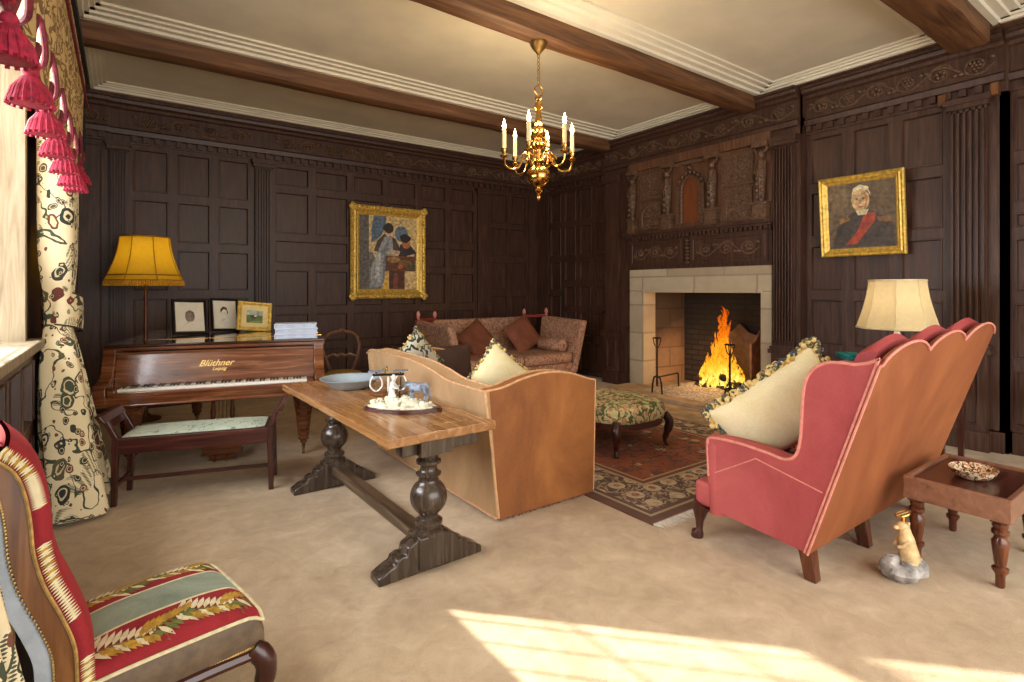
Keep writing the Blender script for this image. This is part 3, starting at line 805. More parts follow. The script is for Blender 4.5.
def place(o, P, a, b):
    """sets a cushion's frame: centre P, x axis along a, y axis along b"""
    a = Vector(a).normalized(); b = Vector(b); b = (b-a*b.dot(a)).normalized(); c = a.cross(b)
    m = Matrix((a, b, c)).transposed(); o.matrix_basis = Matrix.Translation(P) @ m.to_4x4()
    o.location = P; o.rotation_euler = m.to_euler()
    return o
def slab(poly, plane, a, b): return MB().prism(poly, plane, a, b)
def bspl(pts, n=5): return [(p[0], p[1]) for p in smoothpts([(x, y, 0) for x, y in pts], n)]

# ------------------------------------------------------------------ refectory table
t = thing('refectory_table', 'long worn oak table on two bulbous turned pedestals behind the tan sofa', 'table', (1.39, 3.5, 0), math.radians(1.3))
mb = MB(); mb.box(-.33, .33, -.80, .86, .695, .74); mb.box(-.335, .335, -.94, -.803, .692, .741); mb.box(-.335, .335, .863, 1.06, .692, .741)
mb.build('tabletop', M['oak_top'], t, 0, .006)
mb = MB(); mb.box(-.24, .24, -.9, -.82, .62, .692); mb.box(-.24, .24, .6, .68, .62, .692); mb.box(-.05, .05, -.82, .6, .63, .69); mb.build('bearer', M['oak_dark'], t, 0, .01)
prof = [(.055,.17),(.085,.18),(.085,.20),(.06,.215),(.06,.225),(.075,.235),(.075,.25),(.05,.265),(.05,.275)]+[(.101*math.sin(a), .375-.101*math.cos(a)) for a in [PI*k/16 for k in range(3, 14)]]+[(.055,.47),(.045,.478),(.066,.492),(.07,.503),(.05,.515),(.044,.535),(.05,.55),(.068,.56),(.068,.575),(.05,.585),(.062,.61),(.075,.64)]
ft = [(x*.84, z*.94) for x, z in [(-.37, 0), (.37, 0), (.37, .04), (.30, .075), (.26, .085), (.25, .11), (.21, .125), (.185, .12), (.175, .16), (.12, .185), (.10, .19), (-.10, .19), (-.12, .185), (-.175, .16), (-.185, .12), (-.21, .125), (-.25, .11), (-.26, .085), (-.30, .075), (-.37, .04)]]
for y in (-.86, .64):
    mb = MB(); mb.lathe(prof, (-.06, y, 0), 28); mb.box(-.15, .03, y-.09, y+.09, .62, .695); mb.build('pedestal', M['oak_dark'], t, 45)
    mb = MB(); mb.prism([(x-.06, z) for x, z in ft], 'xz', y-.055, y+.055); mb.box(-.15, .03, y-.075, y+.075, .02, .19); mb.build('foot', M['oak_dark'], t, 30, .008)
mb = MB(); mb.box(-.105, -.015, -.80, .585, .10, .165); mb.build('stretcher', M['oak_rail'], t, 0, .01)

# things on the table
mb = MB(); prof = [(.13, 0), (.145, .006), (.19, .05), (.212, .066), (.228, .07), (.23, .075), (.21, .075), (.186, .058), (.14, .014), (.0, .010)]
mb.lathe([(0, 0)]+prof, (0,0,0), 40); o = mb.build('bowl', M['pewter'], None, 50); o.location = (1.43, 4.10, .742)
tag(o, 'wide shallow blue-grey bowl on the far end of the oak table', 'bowl')
t = thing('balance_scales', 'small balance scales with dark pans on a wooden base on the oak table', 'scales', (1.55, 3.66, .742), math.radians(-25))
mb = MB(); mb.lathe([(.105, 0), (.11, .006), (.11, .018), (.1, .024)], seg=24, sx=1.25, sy=.8); mb.build('base', M['show_wood'], t)
mb = MB()
for s in (-1, 1):
    mb.tube(smoothpts([(s*.085, 0, .15), (s*.085-.035, 0, .11), (s*.085-.04, 0, .06), (s*.085, 0, .024), (s*.085+.04, 0, .06), (s*.085+.035, 0, .11)], 4, True), .006, 6, True)
mb.tube([(0, 0, .024), (0, 0, .13)], .008, 8); mb.build('pillar', M['china'], t)
mb = MB(); mb.box(-.11, .11, -.008, .008, .135, .15); mb.tube([(-.085, 0, .145), (-.085, 0, .165)], .006); mb.tube([(.085, 0, .145), (.085, 0, .165)], .006); mb.build('beam', M['iron'], t)
for s in (-1, 1):
    mb = MB(); mb.box(s*.085-.055, s*.085+.055, -.045, .045, .165, .172); mb.build('pan', M['bluegrey'], t, 0, .003)
t = thing('figurine_group', 'cream figurine scene with a blue-grey animal and a man on a polished base', 'figurine', (1.43, 3.17, .742), math.radians(-48))
mb = MB()
pts = [((.25+.02*math.cos(3*a))*math.cos(a), (.15+.012*math.sin(4*a))*math.sin(a)) for a in [2*PI*k/40 for k in range(40)]]
mb.prism(pts, 'xy', 0, .012); mb.prism([(x*.96, y*.96) for x, y in pts], 'xy', .012, .024); mb.build('base', M['mahog'], t, 30)
mb = MB()
def land(u, v):
    a = 2*PI*u; r = 1-v
    x, y = .235*r*math.cos(a), .138*r*math.sin(a)
    return (x, y, .022+.05*(1-r**3)*(.55+.45*math.sin(x*16+1)*math.cos(y*30)))
mb.surf(land, 40, 10, True)
for k in range(46):
    a = random.uniform(0, 2*PI); r = random.uniform(.2, .95); mb.ball((.215*r*math.cos(a), .12*r*math.sin(a), .035+.035*(1-r)), random.uniform(.009, .024), 6, 4)
mb.build('ground', M['bone'], t, 50, noisy=.003)
mb = MB(); c = Vector((.1, .045, .075))                                            # four-legged animal
mb.tube([c+Vector((-.06, 0, .055)), c+Vector((-.045, 0, .06)), c+Vector((0, 0, .055)), c+Vector((.045, 0, .06)), c+Vector((.065, 0, .05))], [.02, .031, .03, .033, .018], 10)
for x in (-.045, .045):
    for y in (-.017, .017): mb.tube([c+Vector((x, y, .05)), c+Vector((x*1.05, y, .015)), c+Vector((x, y, -.025))], [.013, .008, .009], 6)
mb.tube([c+Vector((-.05, 0, .065)), c+Vector((-.078, 0, .075)), c+Vector((-.1, 0, .055))], [.02, .018, .010], 8)
for s in (-1, 1): mb.tube([c+Vector((-.078, s*.014, .085)), c+Vector((-.075, s*.032, .098))], [.006, .002], 5)
mb.tube([c+Vector((.062, 0, .06)), c+Vector((.078, 0, .03)), c+Vector((.076, 0, .0))], .004, 5); mb.build('animal', M['bluegrey'], t, 60)
mb = MB(); c = Vector((-.07, .01, .06))                                            # man leaning on a staff
mb.tube([c+Vector((-.015, 0, -.02)), c+Vector((-.01, 0, .025)), c+Vector((0, 0, .055)), c+Vector((.006, 0, .1)), c+Vector((.008, 0, .112))], [.011, .013, .018, .017, .008], 8)
mb.tube([c+Vector((.024, 0, -.02)), c+Vector((.016, 0, .025)), c+Vector((0, 0, .055))], [.01, .013, .016], 8)
mb.ball(c+Vector((.012, 0, .128)), (.014, .013, .017), 8, 6); mb.lathe([(.022, 0), (.022, .003), (.012, .006), (.008, .016)], c+Vector((.012, 0, .138)), 10)
mb.tube([c+Vector((.006, .016, .1)), c+Vector((.03, .02, .075)), c+Vector((.055, .012, .085))], [.007, .006, .005], 6)
mb.tube([c+Vector((.006, -.016, .1)), c+Vector((.028, -.02, .07)), c+Vector((.052, -.008, .07))], [.007, .006, .005], 6); mb.build('man', M['china'], t, 60)
mb = MB(); mb.tube([c+Vector((.06, .004, .14)), c+Vector((.05, .0, -.02))], .004, 6); mb.tube([c+Vector((.13, -.03, .03)), c+Vector((.05, -.005, .07)), c+Vector((.0, .0, .0))], .004, 6); mb.build('staff', M['iron'], t)

# ------------------------------------------------------------------ tan drop-end sofa
t = thing('drop_end_sofa', 'tan velvet sofa with high shaped back and ends, seen from behind', 'sofa', (2.35, 3.86, 0))
top = bspl([(-.49, .85), (-.36, .86), (-.2, .9), (0, .925), (.2, .905), (.34, .865), (.40, .845), (.47, .83)])
poly = [(-.385, .02), (.45, .02)]+list(reversed([(max(x, -.465), z) for x, z in top]))
def panel_end(y, nm):
    mb = slab(poly, 'xz', y-.055, y+.055); o = mb.build(nm, M['tan_velvet'], t, 30, .025)
    return o
e1 = panel_end(-.955, 'end_panel'); e2 = panel_end(.955, 'end_panel')
for e, y in ((e1, -.955), (e2, .955)):
    mb = MB()
    for s in (-1, 1): mb.tube([(x, y+s*.05, z+.003) for x, z in top]+[(.45, y+s*.05, .03)], .008, 6)
    mb.tube([(top[0][0]-.003, y-.05, top[0][1])]+[(-.388, y-.05, .03)], .008, 6)
    mb.build('piping', M['pipe_tan'], e)
bt = bspl([(-1.008, .85), (-.56, .855), (-.3, .90), (-.05, .932), (.27, .945), (.81, .95), (.95, .93), (1.008, .90)])
def lean(x0, y, z): return (x0-.085*z/.85, y, z)
mb = MB(); n = len(bt)
vs = []
for off in (0, .13):
    vs += [(lean(-.405+off, y, z)) for y, z in bt]+[lean(-.405+off, y, .02) for y, z in reversed(bt)]
m = 2*n
mb.add(vs, [tuple(range(m)), tuple(range(2*m-1, m-1, -1))]+[(i, (i+1) % m, m+(i+1) % m, m+i) for i in range(m)])
b = mb.build('back_panel', M['tan_back'], t, 30, .02)
mb = MB(); mb.tube([lean(-.408, y, z) for y, z in bt], .008, 6); mb.tube([lean(-.27, y, z) for y, z in bt], .008, 6); mb.tube([lean(-.41, y, .03) for y, z in (bt[0], bt[-1])], .008, 6); mb.build('piping', M['pipe_tan'], b)
mb = MB(); mb.box(-.31, .44, -.9, .9, .12, .34); mb.build('seat_base', M['tan_velvet'], t, 0, .02)
for k in range(2):
    mb = MB(); mb.box(-.25, .45, -.89+k*.89, -.01+k*.89, .345, .48); mb.build('seat_cushion', M['dark_cushion'], t, 0, .05)
for x in (-.34, .38):
    for y in (-.93, .93):
        mb = MB(); mb.lathe([(.012, .05), (.02, .045), (.02, .03), (.012, .025), (.022, .02), (.022, 0)], (x, y, 0), 10); mb.build('castor', M['brass_dull'], t)
mb = MB()
for i in range(60):
    x = -.38+.82*i/59; mb.tube([(x, -1.004, .03), (x+random.uniform(-.01, .01), -1.006, random.uniform(.004, .016))], random.uniform(.003, .005), 5)
mb.build('frayed_hem', M['rust'], t)

def pillow(name, w, h, th, P, a, b, mat, label, cat='cushion', group=None, trim=None, r=.028):
    t = thing(name, label, cat, P, 0, group); place(t, Vector(P), a, b)
    cushion_mb(w, h, th).build('cover', mat, t, 60)
    if trim: tufts_mb(w, h, r).build('tufted_trim', trim, t, 60)
    return t
pillow('cushion', .52, .52, .16, (2.36, 3.42, .74), (.68, .05, .73), (-.70, .25, .66), M['cream'], 'cream cushion with tufted border standing on the tan sofa', trim=M['tuft'], r=.022)
pillow('cushion', .50, .50, .15, (2.17, 4.52, .80), (.70, .15, .72), (-.66, -.25, .70), M['floral'], 'floral cushion with dark flowers and tufted edge in the tan sofa corner', trim=M['tuft'], r=.018)
pillow('cushion', .84, .46, .16, (2.52, 4.77, .715), (1, -.05, -.02), (.02, .25, 1), M['dark_cushion'], 'large dark brown cushion against the far end of the tan sofa')

# ------------------------------------------------------------------ knole sofa by the back wall
t = thing('knole_sofa', 'tan damask high-armed sofa with corded finials standing before the back wall', 'sofa', (4.84, 7.0, 0))
mb = MB(); mb.box(-.98, .98, -.6, .42, .12, .33); mb.build('seat_base', M['knole'], t, 0, .02)
for k in range(2):
    mb = MB(); mb.box(-.95+k*.95, 0+k*.95, -.66, .3, .335, .50); mb.build('seat_cushion', M['knole'], t, 0, .06)
mb = MB(); mb.hexa([(-.95, .33, .15), (.95, .33, .15), (.95, .46, .15), (-.95, .46, .15)], [(-.93, .45, 1.02), (.90, .45, 1.02), (.90, .58, 1.02), (-.93, .58, 1.02)]); mb.build('backrest', M['knole'], t, 0, .035)
for s in (-1, 1):
    mb = MB(); mb.hexa([(s*.97, -.62, .15), (s*.97, .36, .15), (s*1.08, .36, .15), (s*1.08, -.62, .15)], [(s*1.07-(.17 if s < 0 else 0), -.74, 1.0), (s*1.07-(.17 if s < 0 else 0), .30, 1.04), (s*1.19-(.17 if s < 0 else 0), .30, 1.04), (s*1.19-(.17 if s < 0 else 0), -.74, 1.0)]); mb.build('arm', M['knole'], t, 0, .035)
fin = [(.012, 0), (.024, .006), (.024, .02), (.012, .028), (.026, .05), (.033, .075), (.026, .105), (.008, .135)]
for x, y, z in ((-1.31, .24, 1.04), (-.89, .515, 1.02), (.86, .515, 1.02), (1.13, .24, 1.04)):
    mb = MB(); mb.lathe(fin, (x, y, z), 12); mb.build('finial', M['pipe_pink'], t)
for s in (-1, 1):
    mb = MB(); a = Vector((1.13 if s > 0 else -1.31, .24, 1.06)); b = Vector((s*.87, .515, 1.04))
    mb.tube([a, (a+b)/2+Vector((0,0,-.012)), b], .014, 8); mb.tube([a+Vector((0,0,-.025)), b+Vector((0,0,-.025))], .012, 8)
    cd = mb.build('cord', M['red_wood'], t)
    if s < 0:
        mb = MB(); mb.tube([a+Vector((-.03, -.03, 0)), a+Vector((-.09, -.05, -.12))], .008, 6)
        mb.lathe([(.012, .0), (.03, -.01), (.026, -.04), (.034, -.06), (.055, -.24)], a+Vector((-.09, -.05, -.12)), 12); mb.build('tassel', M['tassel_red'], cd)
for x in (-.9, .9):
    for y in (-.52, .35):
        mb = MB(); mb.lathe([(.03, 0), (.035, .02), (.03, .06), (.04, .12)], (x, y, 0), 10); mb.build('leg', M['mahog_z'], t)
pillow('cushion', .50, .50, .17, (4.42, 7.02, .73), (.80, .1, .55), (-.45, .35, .72), M['brown_cushion'], 'chestnut velvet cushion tilted at the middle of the damask sofa')
pillow('cushion', .54, .54, .17, (5.32, 7.05, .75), (.86, .05, .46), (-.4, .3, .78), M['brown_cushion'], 'chestnut velvet cushion beside the bolster on the damask sofa')
t2 = thing('bolster', 'round chestnut bolster lying against the right arm of the damask sofa', 'cushion', (5.66, 6.72, .60))
mb = MB(); T = Matrix.Rotation(PI/2, 4, 'X') @ Matrix.Identity(4); mb.T = Matrix.Rotation(.12, 4, 'Z') @ T
mb.lathe([(.02, -.26), (.085, -.255), (.1, -.24), (.105, 0), (.1, .24), (.085, .255), (.02, .26)], seg=20); mb.build('cover', M['knole'], t2, 50)
mb = MB(); mb.T = Matrix.Rotation(.12, 4, 'Z') @ T
mb.ball((0, 0, .256), (.025, .025, .012), 10, 6); mb.build('button', M['brown_cushion'], t2)

# ------------------------------------------------------------------ red settee
t = thing('wing_settee', 'rose red velvet wing settee with scalloped back and rust rear cover', 'settee', (3.63, 1.5, 0))
ox, oy = 3.63, 1.5
sil = [(1.98, .21), (2.0, .46), (1.955, .50)]
arm = bspl([(1.90, .615), (1.86, .63), (1.70, .635), (1.54, .622), (1.44, .612), (1.385, .65), (1.362, .75), (1.352, .93), (1.338, 1.03), (1.30, 1.10), (1.235, 1.138), (1.17, 1.145), (1.12, 1.143), (1.06, 1.155), (.995, 1.185)], 4)
poly = [(1.341, .165), (1.86, .21), (1.895, .40)]+arm[:-1]+[(1.014, 1.172)]
def wing(x0, x1, inner):
    p = [(y-oy, z) for y, z in poly]
    mb = slab(p, 'yz', x0-ox, x1-ox); o = mb.build('arm_wing', M['red_velvet'], t, 30, .022)
    mb = MB(); e = (x0 if not inner else x1)-ox
    mb.tube([(e, y, z) for y, z in p[2:]]+[(e, p[0][0], p[0][1])], .008, 6); mb.tube([(e+.002, 1.90-oy, .40), (e-.003, 1.60-oy, .575), (e-.003, 1.255-oy, .495)], .004, 5)
    mb.build('piping', M['pipe_pink'], o)
    mb = MB()                                                     # rolled front post of the arm
    mb.tube([((x0+x1)/2-ox, 1.85-oy, .18), ((x0+x1)/2-ox, 1.865-oy, .4), ((x0+x1)/2-ox, 1.875-oy, .58), ((x0+x1)/2-ox, 1.86-oy, .62)], [.062, .064, .07, .05], 14); mb.build('arm_front', M['red_velvet'], o)
wing(2.80, 2.92, False); wing(4.36, 4.48, True)
# back: rust rear cover, red channels in front
def ztop(x):
    u = (x-2.82)/(4.48-2.82); lobe = abs(math.sin(PI*(u*3 % 1.0)))**.55 if 0 < u < 1 else 0
    return 1.150+.07*u+.085*lobe
def yback(z): return 1.325-(z-.16)*(.335/1.03)
mb = MB()
def rear(u, v):
    x = 2.795+u*(4.485-2.795); zt = ztop(x); z = .16+(zt-.16)*v; return (x-ox, yback(z)-oy, z)
mb.surf(rear, 61, 14)
mb.surf(lambda u, v: (lambda q: (q[0], q[1]+.02, q[2]))(rear(u, v)), 61, 14)
mb.surf(lambda u, v: (lambda q: (q[0], q[1]+.02*v, q[2]))(rear(u, 1)), 61, 2); mb.surf(lambda u, v: (lambda q: (q[0], q[1]+.02*v, q[2]))(rear(u, 0)), 61, 2)
mb.surf(lambda u, v: (lambda q: (q[0], q[1]+.02*u, q[2]))(rear(0, v)), 2, 14); mb.surf(lambda u, v: (lambda q: (q[0], q[1]+.02*u, q[2]))(rear(1, v)), 2, 14)
bmesh.ops.remove_doubles(mb.bm, verts=mb.bm.verts, dist=1e-4)
rp = mb.build('rear_cover', M['rust'], t, 40)
mb = MB(); mb.tube([(q[0], q[1]-.003, q[2]) for q in [rear(k/90, 1) for k in range(91)]], .007, 6); mb.tube([(q[0]-.002, q[1], q[2]) for q in [rear(0, k/12) for k in range(13)]], .006, 6)
mb.build('piping', M['pipe_pink'], rp)
for k in range(3):
    mb = MB(); x0 = 2.88+k*.52; x1 = x0+.52
    def ch(u, v, x0=x0, x1=x1):
        x = x0+(x1-x0)*v; a = u*2*PI
        w_ = math.sin(PI*v)**.5
        zt = ztop(x)+.005
        # loop around front, top and back of the padded channel
        path = [(0.03, .45), (.13+.03*w_, .47), (.15+.05*w_, .8), (.13+.05*w_, 1.02), (.11, zt-.02), (.07, zt+.025*w_), (.03, zt), (.02, 1.0), (.02, .7)]
        k_ = u*len(path); i = int(k_) % len(path); j = (i+1) % len(path); f = k_-int(k_)
        yy = path[i][0]*(1-f)+path[j][0]*f; zz = path[i][1]*(1-f)+path[j][1]*f
        return (x-ox, yback(zz)+yy+.03-oy, zz)
    mb.surf(ch, 27, 13, True); mb.add([ch(k2/27, 0) for k2 in range(27)], [tuple(range(27))]); mb.add([ch(k2/27, 1) for k2 in range(27)], [tuple(range(27))]); mb.build('back_channel', M['red_velvet'], t, 60)
mb = MB(); mb.hexa([(2.9-ox, 1.36-oy, .17), (4.38-ox, 1.36-oy, .17), (4.38-ox, 1.93-oy, .20), (2.9-ox, 1.93-oy, .20)], [(2.9-ox, 1.33-oy, .36), (4.38-ox, 1.33-oy, .36), (4.38-ox, 1.95-oy, .36), (2.9-ox, 1.95-oy, .36)])
mb.box(2.81-ox, 4.47-ox, 1.88-oy, 2.0-oy, .2, .35); mb.build('seat_rail', M['red_velvet'], t, 0, .025)
for k in range(2):
    mb = MB(); x0 = 2.93+k*.715; mb.box(x0-ox, x0+.71-ox, 1.42-oy, 1.97-oy, .365, .48); mb.build('seat_cushion', M['red_velvet'], t, 0, .04)
for x in (2.84, 4.42):
    mb = MB(); mb.tube([(x-ox, 1.955-oy, .21), (x-ox-.005, 1.975-oy, .165), (x-ox-.01, 1.975-oy, .1), (x-ox-.012, 1.975-oy, .05), (x-ox-.014, 1.985-oy, .03), (x-ox-.014, 1.99-oy, .0)], [.06, .045, .024, .02, .036, .036], 12); mb.build('leg', M['mahog_z'], t)
for x in (2.88, 3.52, 4.36):
    mb = MB(); mb.hexa([(x-.03-ox, 1.31-oy, 0), (x+.03-ox, 1.31-oy, 0), (x+.03-ox, 1.37-oy, 0), (x-.03-ox, 1.37-oy, 0)], [(x-.035-ox, 1.335-oy, .2), (x+.035-ox, 1.335-oy, .2), (x+.035-ox, 1.41-oy, .2), (x-.035-ox, 1.41-oy, .2)]); mb.build('leg', M['side_leg'], t, 0, .006)
cu = pillow('cushion', .76, .44, .17, (3.10, 1.62, .80), (.19, -.55, .46), (-.18, .22, .42), M['cream'], 'cream cushion with blue and gold tufted border on the red settee', trim=M['tuft'], r=.036)

# ------------------------------------------------------------------ footstool and rug
t = thing('footstool', 'needlepoint footstool on dark cabriole legs standing on the patterned rug', 'footstool', (3.86, 3.72, 0))
mb = MB()
def pad(u, v):
    a = 2*PI*u; e = 4.0
    cx = math.copysign(abs(math.cos(a))**(2/e), math.cos(a)); cy = math.copysign(abs(math.sin(a))**(2/e), math.sin(a))
    R = [(1.0, .30), (1.02, .34), (1.02, .38), (1.0, .415), (.93, .44), (.8, .455), (.5, .468), (.02, .472)]
    k_ = v*(len(R)-1); i = min(int(k_), len(R)-2); f = k_-i
    r = R[i][0]*(1-f)+R[i+1][0]*f; z = R[i][1]*(1-f)+R[i+1][1]*f
    wv = 1+.03*math.cos(4*a)
    return (.40*r*cx*wv, .48*r*cy*wv, z)
mb.surf(pad, 56, 15, True); mb.build('pad', M['needle'], t, 60)
mb = MB(); mb.surf(lambda u, v: (lambda q: (q[0]*.985, q[1]*.985, .255+.06*v-.02*math.cos(8*PI*u)*(1-v)))(pad(u, 0)), 56, 3, True); mb.box(-.33, .33, -.4, .4, .27, .32); mb.build('frame', M['mahog'], t, 60)
for sx in (-1, 1):
    for sy in (-1, 1):
        mb = MB(); mb.tube(smoothpts([(sx*.33, sy*.41, .31), (sx*.365, sy*.44, .24), (sx*.345, sy*.425, .14), (sx*.33, sy*.41, .07), (sx*.345, sy*.425, .022), (sx*.35, sy*.43, .012)], 3), [.04]*3+[.042]*3+[.03]*3+[.02]*3+[.019]*2+[.026]*2, 10); mb.build('leg', M['mahog_z'], t)
t = thing('oriental_rug', 'faded red and navy patterned rug with white fringe before the fire', 'rug', (4.0, 3.62, 0))
mb = MB(); mb.box(-1.28, 1.28, -1.38, 1.38, .001, .012); mb.build('pile', rug_mat(1.28, 1.38), t, 0)
for s in (-1, 1):
    mb = MB()
    for i in range(150):
        x = -1.27+2.54*i/149; mb.tube([(x, s*1.375, .008), (x+random.uniform(-.012, .012), s*(1.41+random.uniform(0, .02)), .005), (x+random.uniform(-.02, .02), s*(1.44+random.uniform(0, .03)), .003)], [.006, .004, .002], 4)
    mb.build('fringe', plain('white_wool_fringe', (214, 206, 192), .9, .08, 40), t, 0)

# ------------------------------------------------------------------ low side table, dish, doorstop
t = thing('side_table', 'low brown tray-topped table on turned legs beside the red settee', 'table', (3.875, .93, 0))
mb = MB(); mb.box(-.33, .33, -.215, .215, .43, .445); mb.build('tray_top', M['mahog'], t, 0, .003)
mb = MB()
for s in (-1, 1):
    mb.box(-.335, .335, s*.215-.012, s*.215+.012, .34, .462); mb.box(s*.335-.012, s*.335+.012, -.226, .226, .34, .462)
mb.build('apron', M['side_table'], t, 0, .004)
for x in (-.30, .30):
    for y in (-.175, .175):
        mb = MB(); mb.lathe([(.014, 0), (.02, .01), (.02, .06), (.026, .075), (.034, .085), (.034, .1), (.022, .108), (.026, .13), (.034, .2), (.036, .235), (.026, .25), (.026, .262), (.036, .272), (.036, .288), (.027, .296), (.033, .306), (.033, .322), (.026, .33), (.026, .345)], (x, y, 0), 16)
        mb.box(x-.034, x+.034, y-.034, y+.034, .33, .432); mb.build('leg', M['side_leg'], t)
mb = MB(); mb.lathe([(0, 0), (.075, 0), (.085, .004), (.115, .03), (.128, .052), (.122, .052), (.1, .026), (.07, .01), (0, .009)], seg=32, sx=1.0, sy=.85); o = mb.build('mottled_dish', M['dish'], None, 50); o.location = (3.86, .93, .447)
tag(o, 'oval brown and cream mottled dish on the low side table', 'dish')
t = thing('doorstop', 'pale carved animal doorstop with a brass ring standing on a grey rock', 'doorstop', (3.27, 1.07, 0), math.radians(-36))
mb = MB()
mb.surf(lambda u, v: (lambda a, p: ((.115+.02*math.sin(3*a+1))*math.cos(a)*math.sin(p)**.7, (.08+.012*math.cos(4*a))*math.sin(a)*math.sin(p)**.7, .055-.055*math.cos(p)*(1+.3*math.sin(2*a+p)+.12*math.sin(5*a-p*3))))(2*PI*u, .02+(PI-.04)*v), 22, 12, True)
for v in mb.bm.verts: v.co.z = max(0, v.co.z)
mb.build('rock', M['rock'], t, 18, noisy=.006)
mb = MB()
mb.tube(smoothpts([(.035, 0, .08), (.03, 0, .12), (.02, 0, .17), (.012, 0, .215), (.006, .0, .245), (.0, 0, .27)], 3), [.048, .05, .05, .048, .046, .044, .042, .040, .039, .037, .034, .031, .03, .029, .026, .02], 12)
mb.ball((-.004, 0, .278), (.034, .026, .024), 10, 7); mb.ball((-.038, 0, .27), (.016, .015, .012), 8, 6)                                   # head, muzzle
for s in (-1, 1):
    mb.ball((.012, s*.022, .296), (.008, .005, .009), 6, 5); mb.tube([(.01, s*.03, .21), (-.02, s*.026, .18), (-.04, s*.016, .175)], [.013, .011, .008], 7); mb.tube([(.03, s*.035, .1), (-.005, s*.038, .085), (-.03, s*.034, .08)], [.02, .016, .012], 7)
mb.tube([(.07, 0, .1), (.1, .01, .09), (.115, .01, .07)], [.02, .013, .006], 7); mb.build('figure', M['otter'], t, 60)
mb = MB(); mb.tube([(0, 0, .29), (0, 0, .325)], .012, 8); mb.tube([(.034*math.cos(a)-.004, .024*math.sin(a), .338+.012*math.cos(a)) for a in [2*PI*k/22 for k in range(22)]], .0045, 6, True); mb.tube([(-.038, 0, .326), (.03, 0, .35)], .003, 5); mb.build('brass_ring', M['brass'], t)

# ------------------------------------------------------------------ lamp table behind the settee
t = thing('lamp_table', 'dark console table behind the red settee carrying the cream lamp', 'table', (5.45, 1.98, 0))
mb = MB(); mb.box(-.3, .3, -.6, .6, .745, .78); mb.build('table_top', M['mahog'], t, 0, .006)
mb = MB(); mb.box(-.26, .26, -.55, .55, .65, .745); mb.build('apron', M['mahog'], t, 0, .004)
for x in (-.24, .24):
    for y in (-.53, .53):
        mb = MB(); mb.hexa([(x-.016, y-.016, 0), (x+.016, y-.016, 0), (x+.016, y+.016, 0), (x-.016, y+.016, 0)], [(x-.028, y-.028, .745), (x+.028, y-.028, .745), (x+.028, y+.028, .745), (x-.028, y+.028, .745)]); mb.build('leg', M['mahog_z'], t, 0)
t = thing('table_lamp', 'white china table lamp with a flared panelled cream shade', 'lamp', (5.3, 1.78, .782))
mb = MB(); mb.lathe([(.09, 0), (.095, .015), (.07, .03), (.06, .045), (.1, .1), (.125, .17), (.115, .23), (.07, .275), (.045, .29), (.055, .31), (.03, .325), (.02, .36)], seg=28); mb.build('base', M['china'], t)
mb = MB(); mb.tube([(0, 0, .35), (0, 0, .70)], .008, 8); mb.build('stem', M['brass_dull'], t)
def shade(r0, r1, z0, z1, panels=8, flare=1.9, rot=0):
    def f(u, v):
        a = 2*PI*u+rot; k = (u*panels) % 1
        r = r1+(r0-r1)*(1-v)**flare
        fac = math.cos(PI/panels)/math.cos((k-.5)*2*PI/panels); fac = 1-(1-fac)*.75
        return (r*fac*math.cos(a), r*fac*math.sin(a), z0+(z1-z0)*v)
    mb = MB(); mb.surf(f, panels*4, 12, True); return mb, f
mb, f = shade(.29, .20, .39, .79, 8, 1.5, .3); sh = mb.build('lamp_shade', M['shade_cream'], t, 20)
mb = MB()
for k in range(8): mb.tube([f(k/8, v/8) for v in range(9)], .004, 5)
for v in (0, 1): mb.tube([f(k/32, v) for k in range(32)], .009, 6, True)
mb.build('shade_binding', plain('cream_binding', (222, 204, 160), .7, .06), sh)
mb = MB(); mb.lathe([(0, 0), (.06, 0), (.065, .01), (.03, .03), (.05, .07), (.1, .115), (.105, .13), (.095, .125), (.04, .07), (0, .06)], seg=24); o = mb.build('teal_bowl', M['teal'], None, 50); o.location = (5.4, 2.2, .782)
tag(o, 'teal glazed bowl on the console table near the cream lamp', 'bowl')
# ------------------------------------------------------------------ grand piano
PX, PY, PR = .63, 4.98, -math.radians(14)
t = thing('grand_piano', 'polished walnut grand piano with gold lettering, lid closed, along the panelled wall', 'piano', (PX, PY, 0), PR)
out = [(-.84, .27), (-.84, 2.0)] + [p for p in bspl([(-.80, 2.06), (-.55, 2.12), (-.25, 2.06), (.0, 1.8), (.2, 1.4), (.45, 1.12), (.75, .95), (.84, .8)], 5)] + [(.84, .27)]
def inset(p, d=.03):
    return [(x-(d if x > 0 else -d), y+(d if y < .5 else -d)) for x, y in p]
mb = MB(); mb.prism(inset(out), 'xy', .62, 1.015); mb.build('case', M['piano'], t, 30, .004)
lid = thing  # (name kept free)
mb = MB(); mb.prism(out, 'xy', 1.022, 1.045); mb.build('lid', M['piano_top'], t, 30, .006)
mb = MB(); mb.box(-.83, .83, .70, .712, 1.043, 1.0475); mb.build('lid_hinge', M['brass'], t, 0)
mb = MB(); mb.box(-.80, .80, -.05, .30, .60, .675); mb.box(-.82, .82, -.06, .02, .595, .612); mb.build('key_bed', M['piano'], t, 0, .006)
mb = MB(); mb.box(-.70, .70, -.055, -.012, .67, .705); mb.build('key_slip', M['piano'], t, 0, .005)
for s in (-1, 1):
    mb = MB(); mb.box(min(s*.69, s*.74), max(s*.69, s*.74), -.05, .14, .67, .725); mb.build('key_block', M['piano'], t, 0, .008)
    prof = [(-.055, .60), (.30, .60), (.30, 1.015), (.20, 1.015)]+bspl([(.20, .96), (.165, .90), (.13, .82), (.05, .775), (-.03, .765), (-.055, .74)], 4)
    mb = MB(); mb.prism(prof, 'yz', min(s*.745, s*.83), max(s*.745, s*.83)); mb.build('cheek', M['piano'], t, 30, .006)
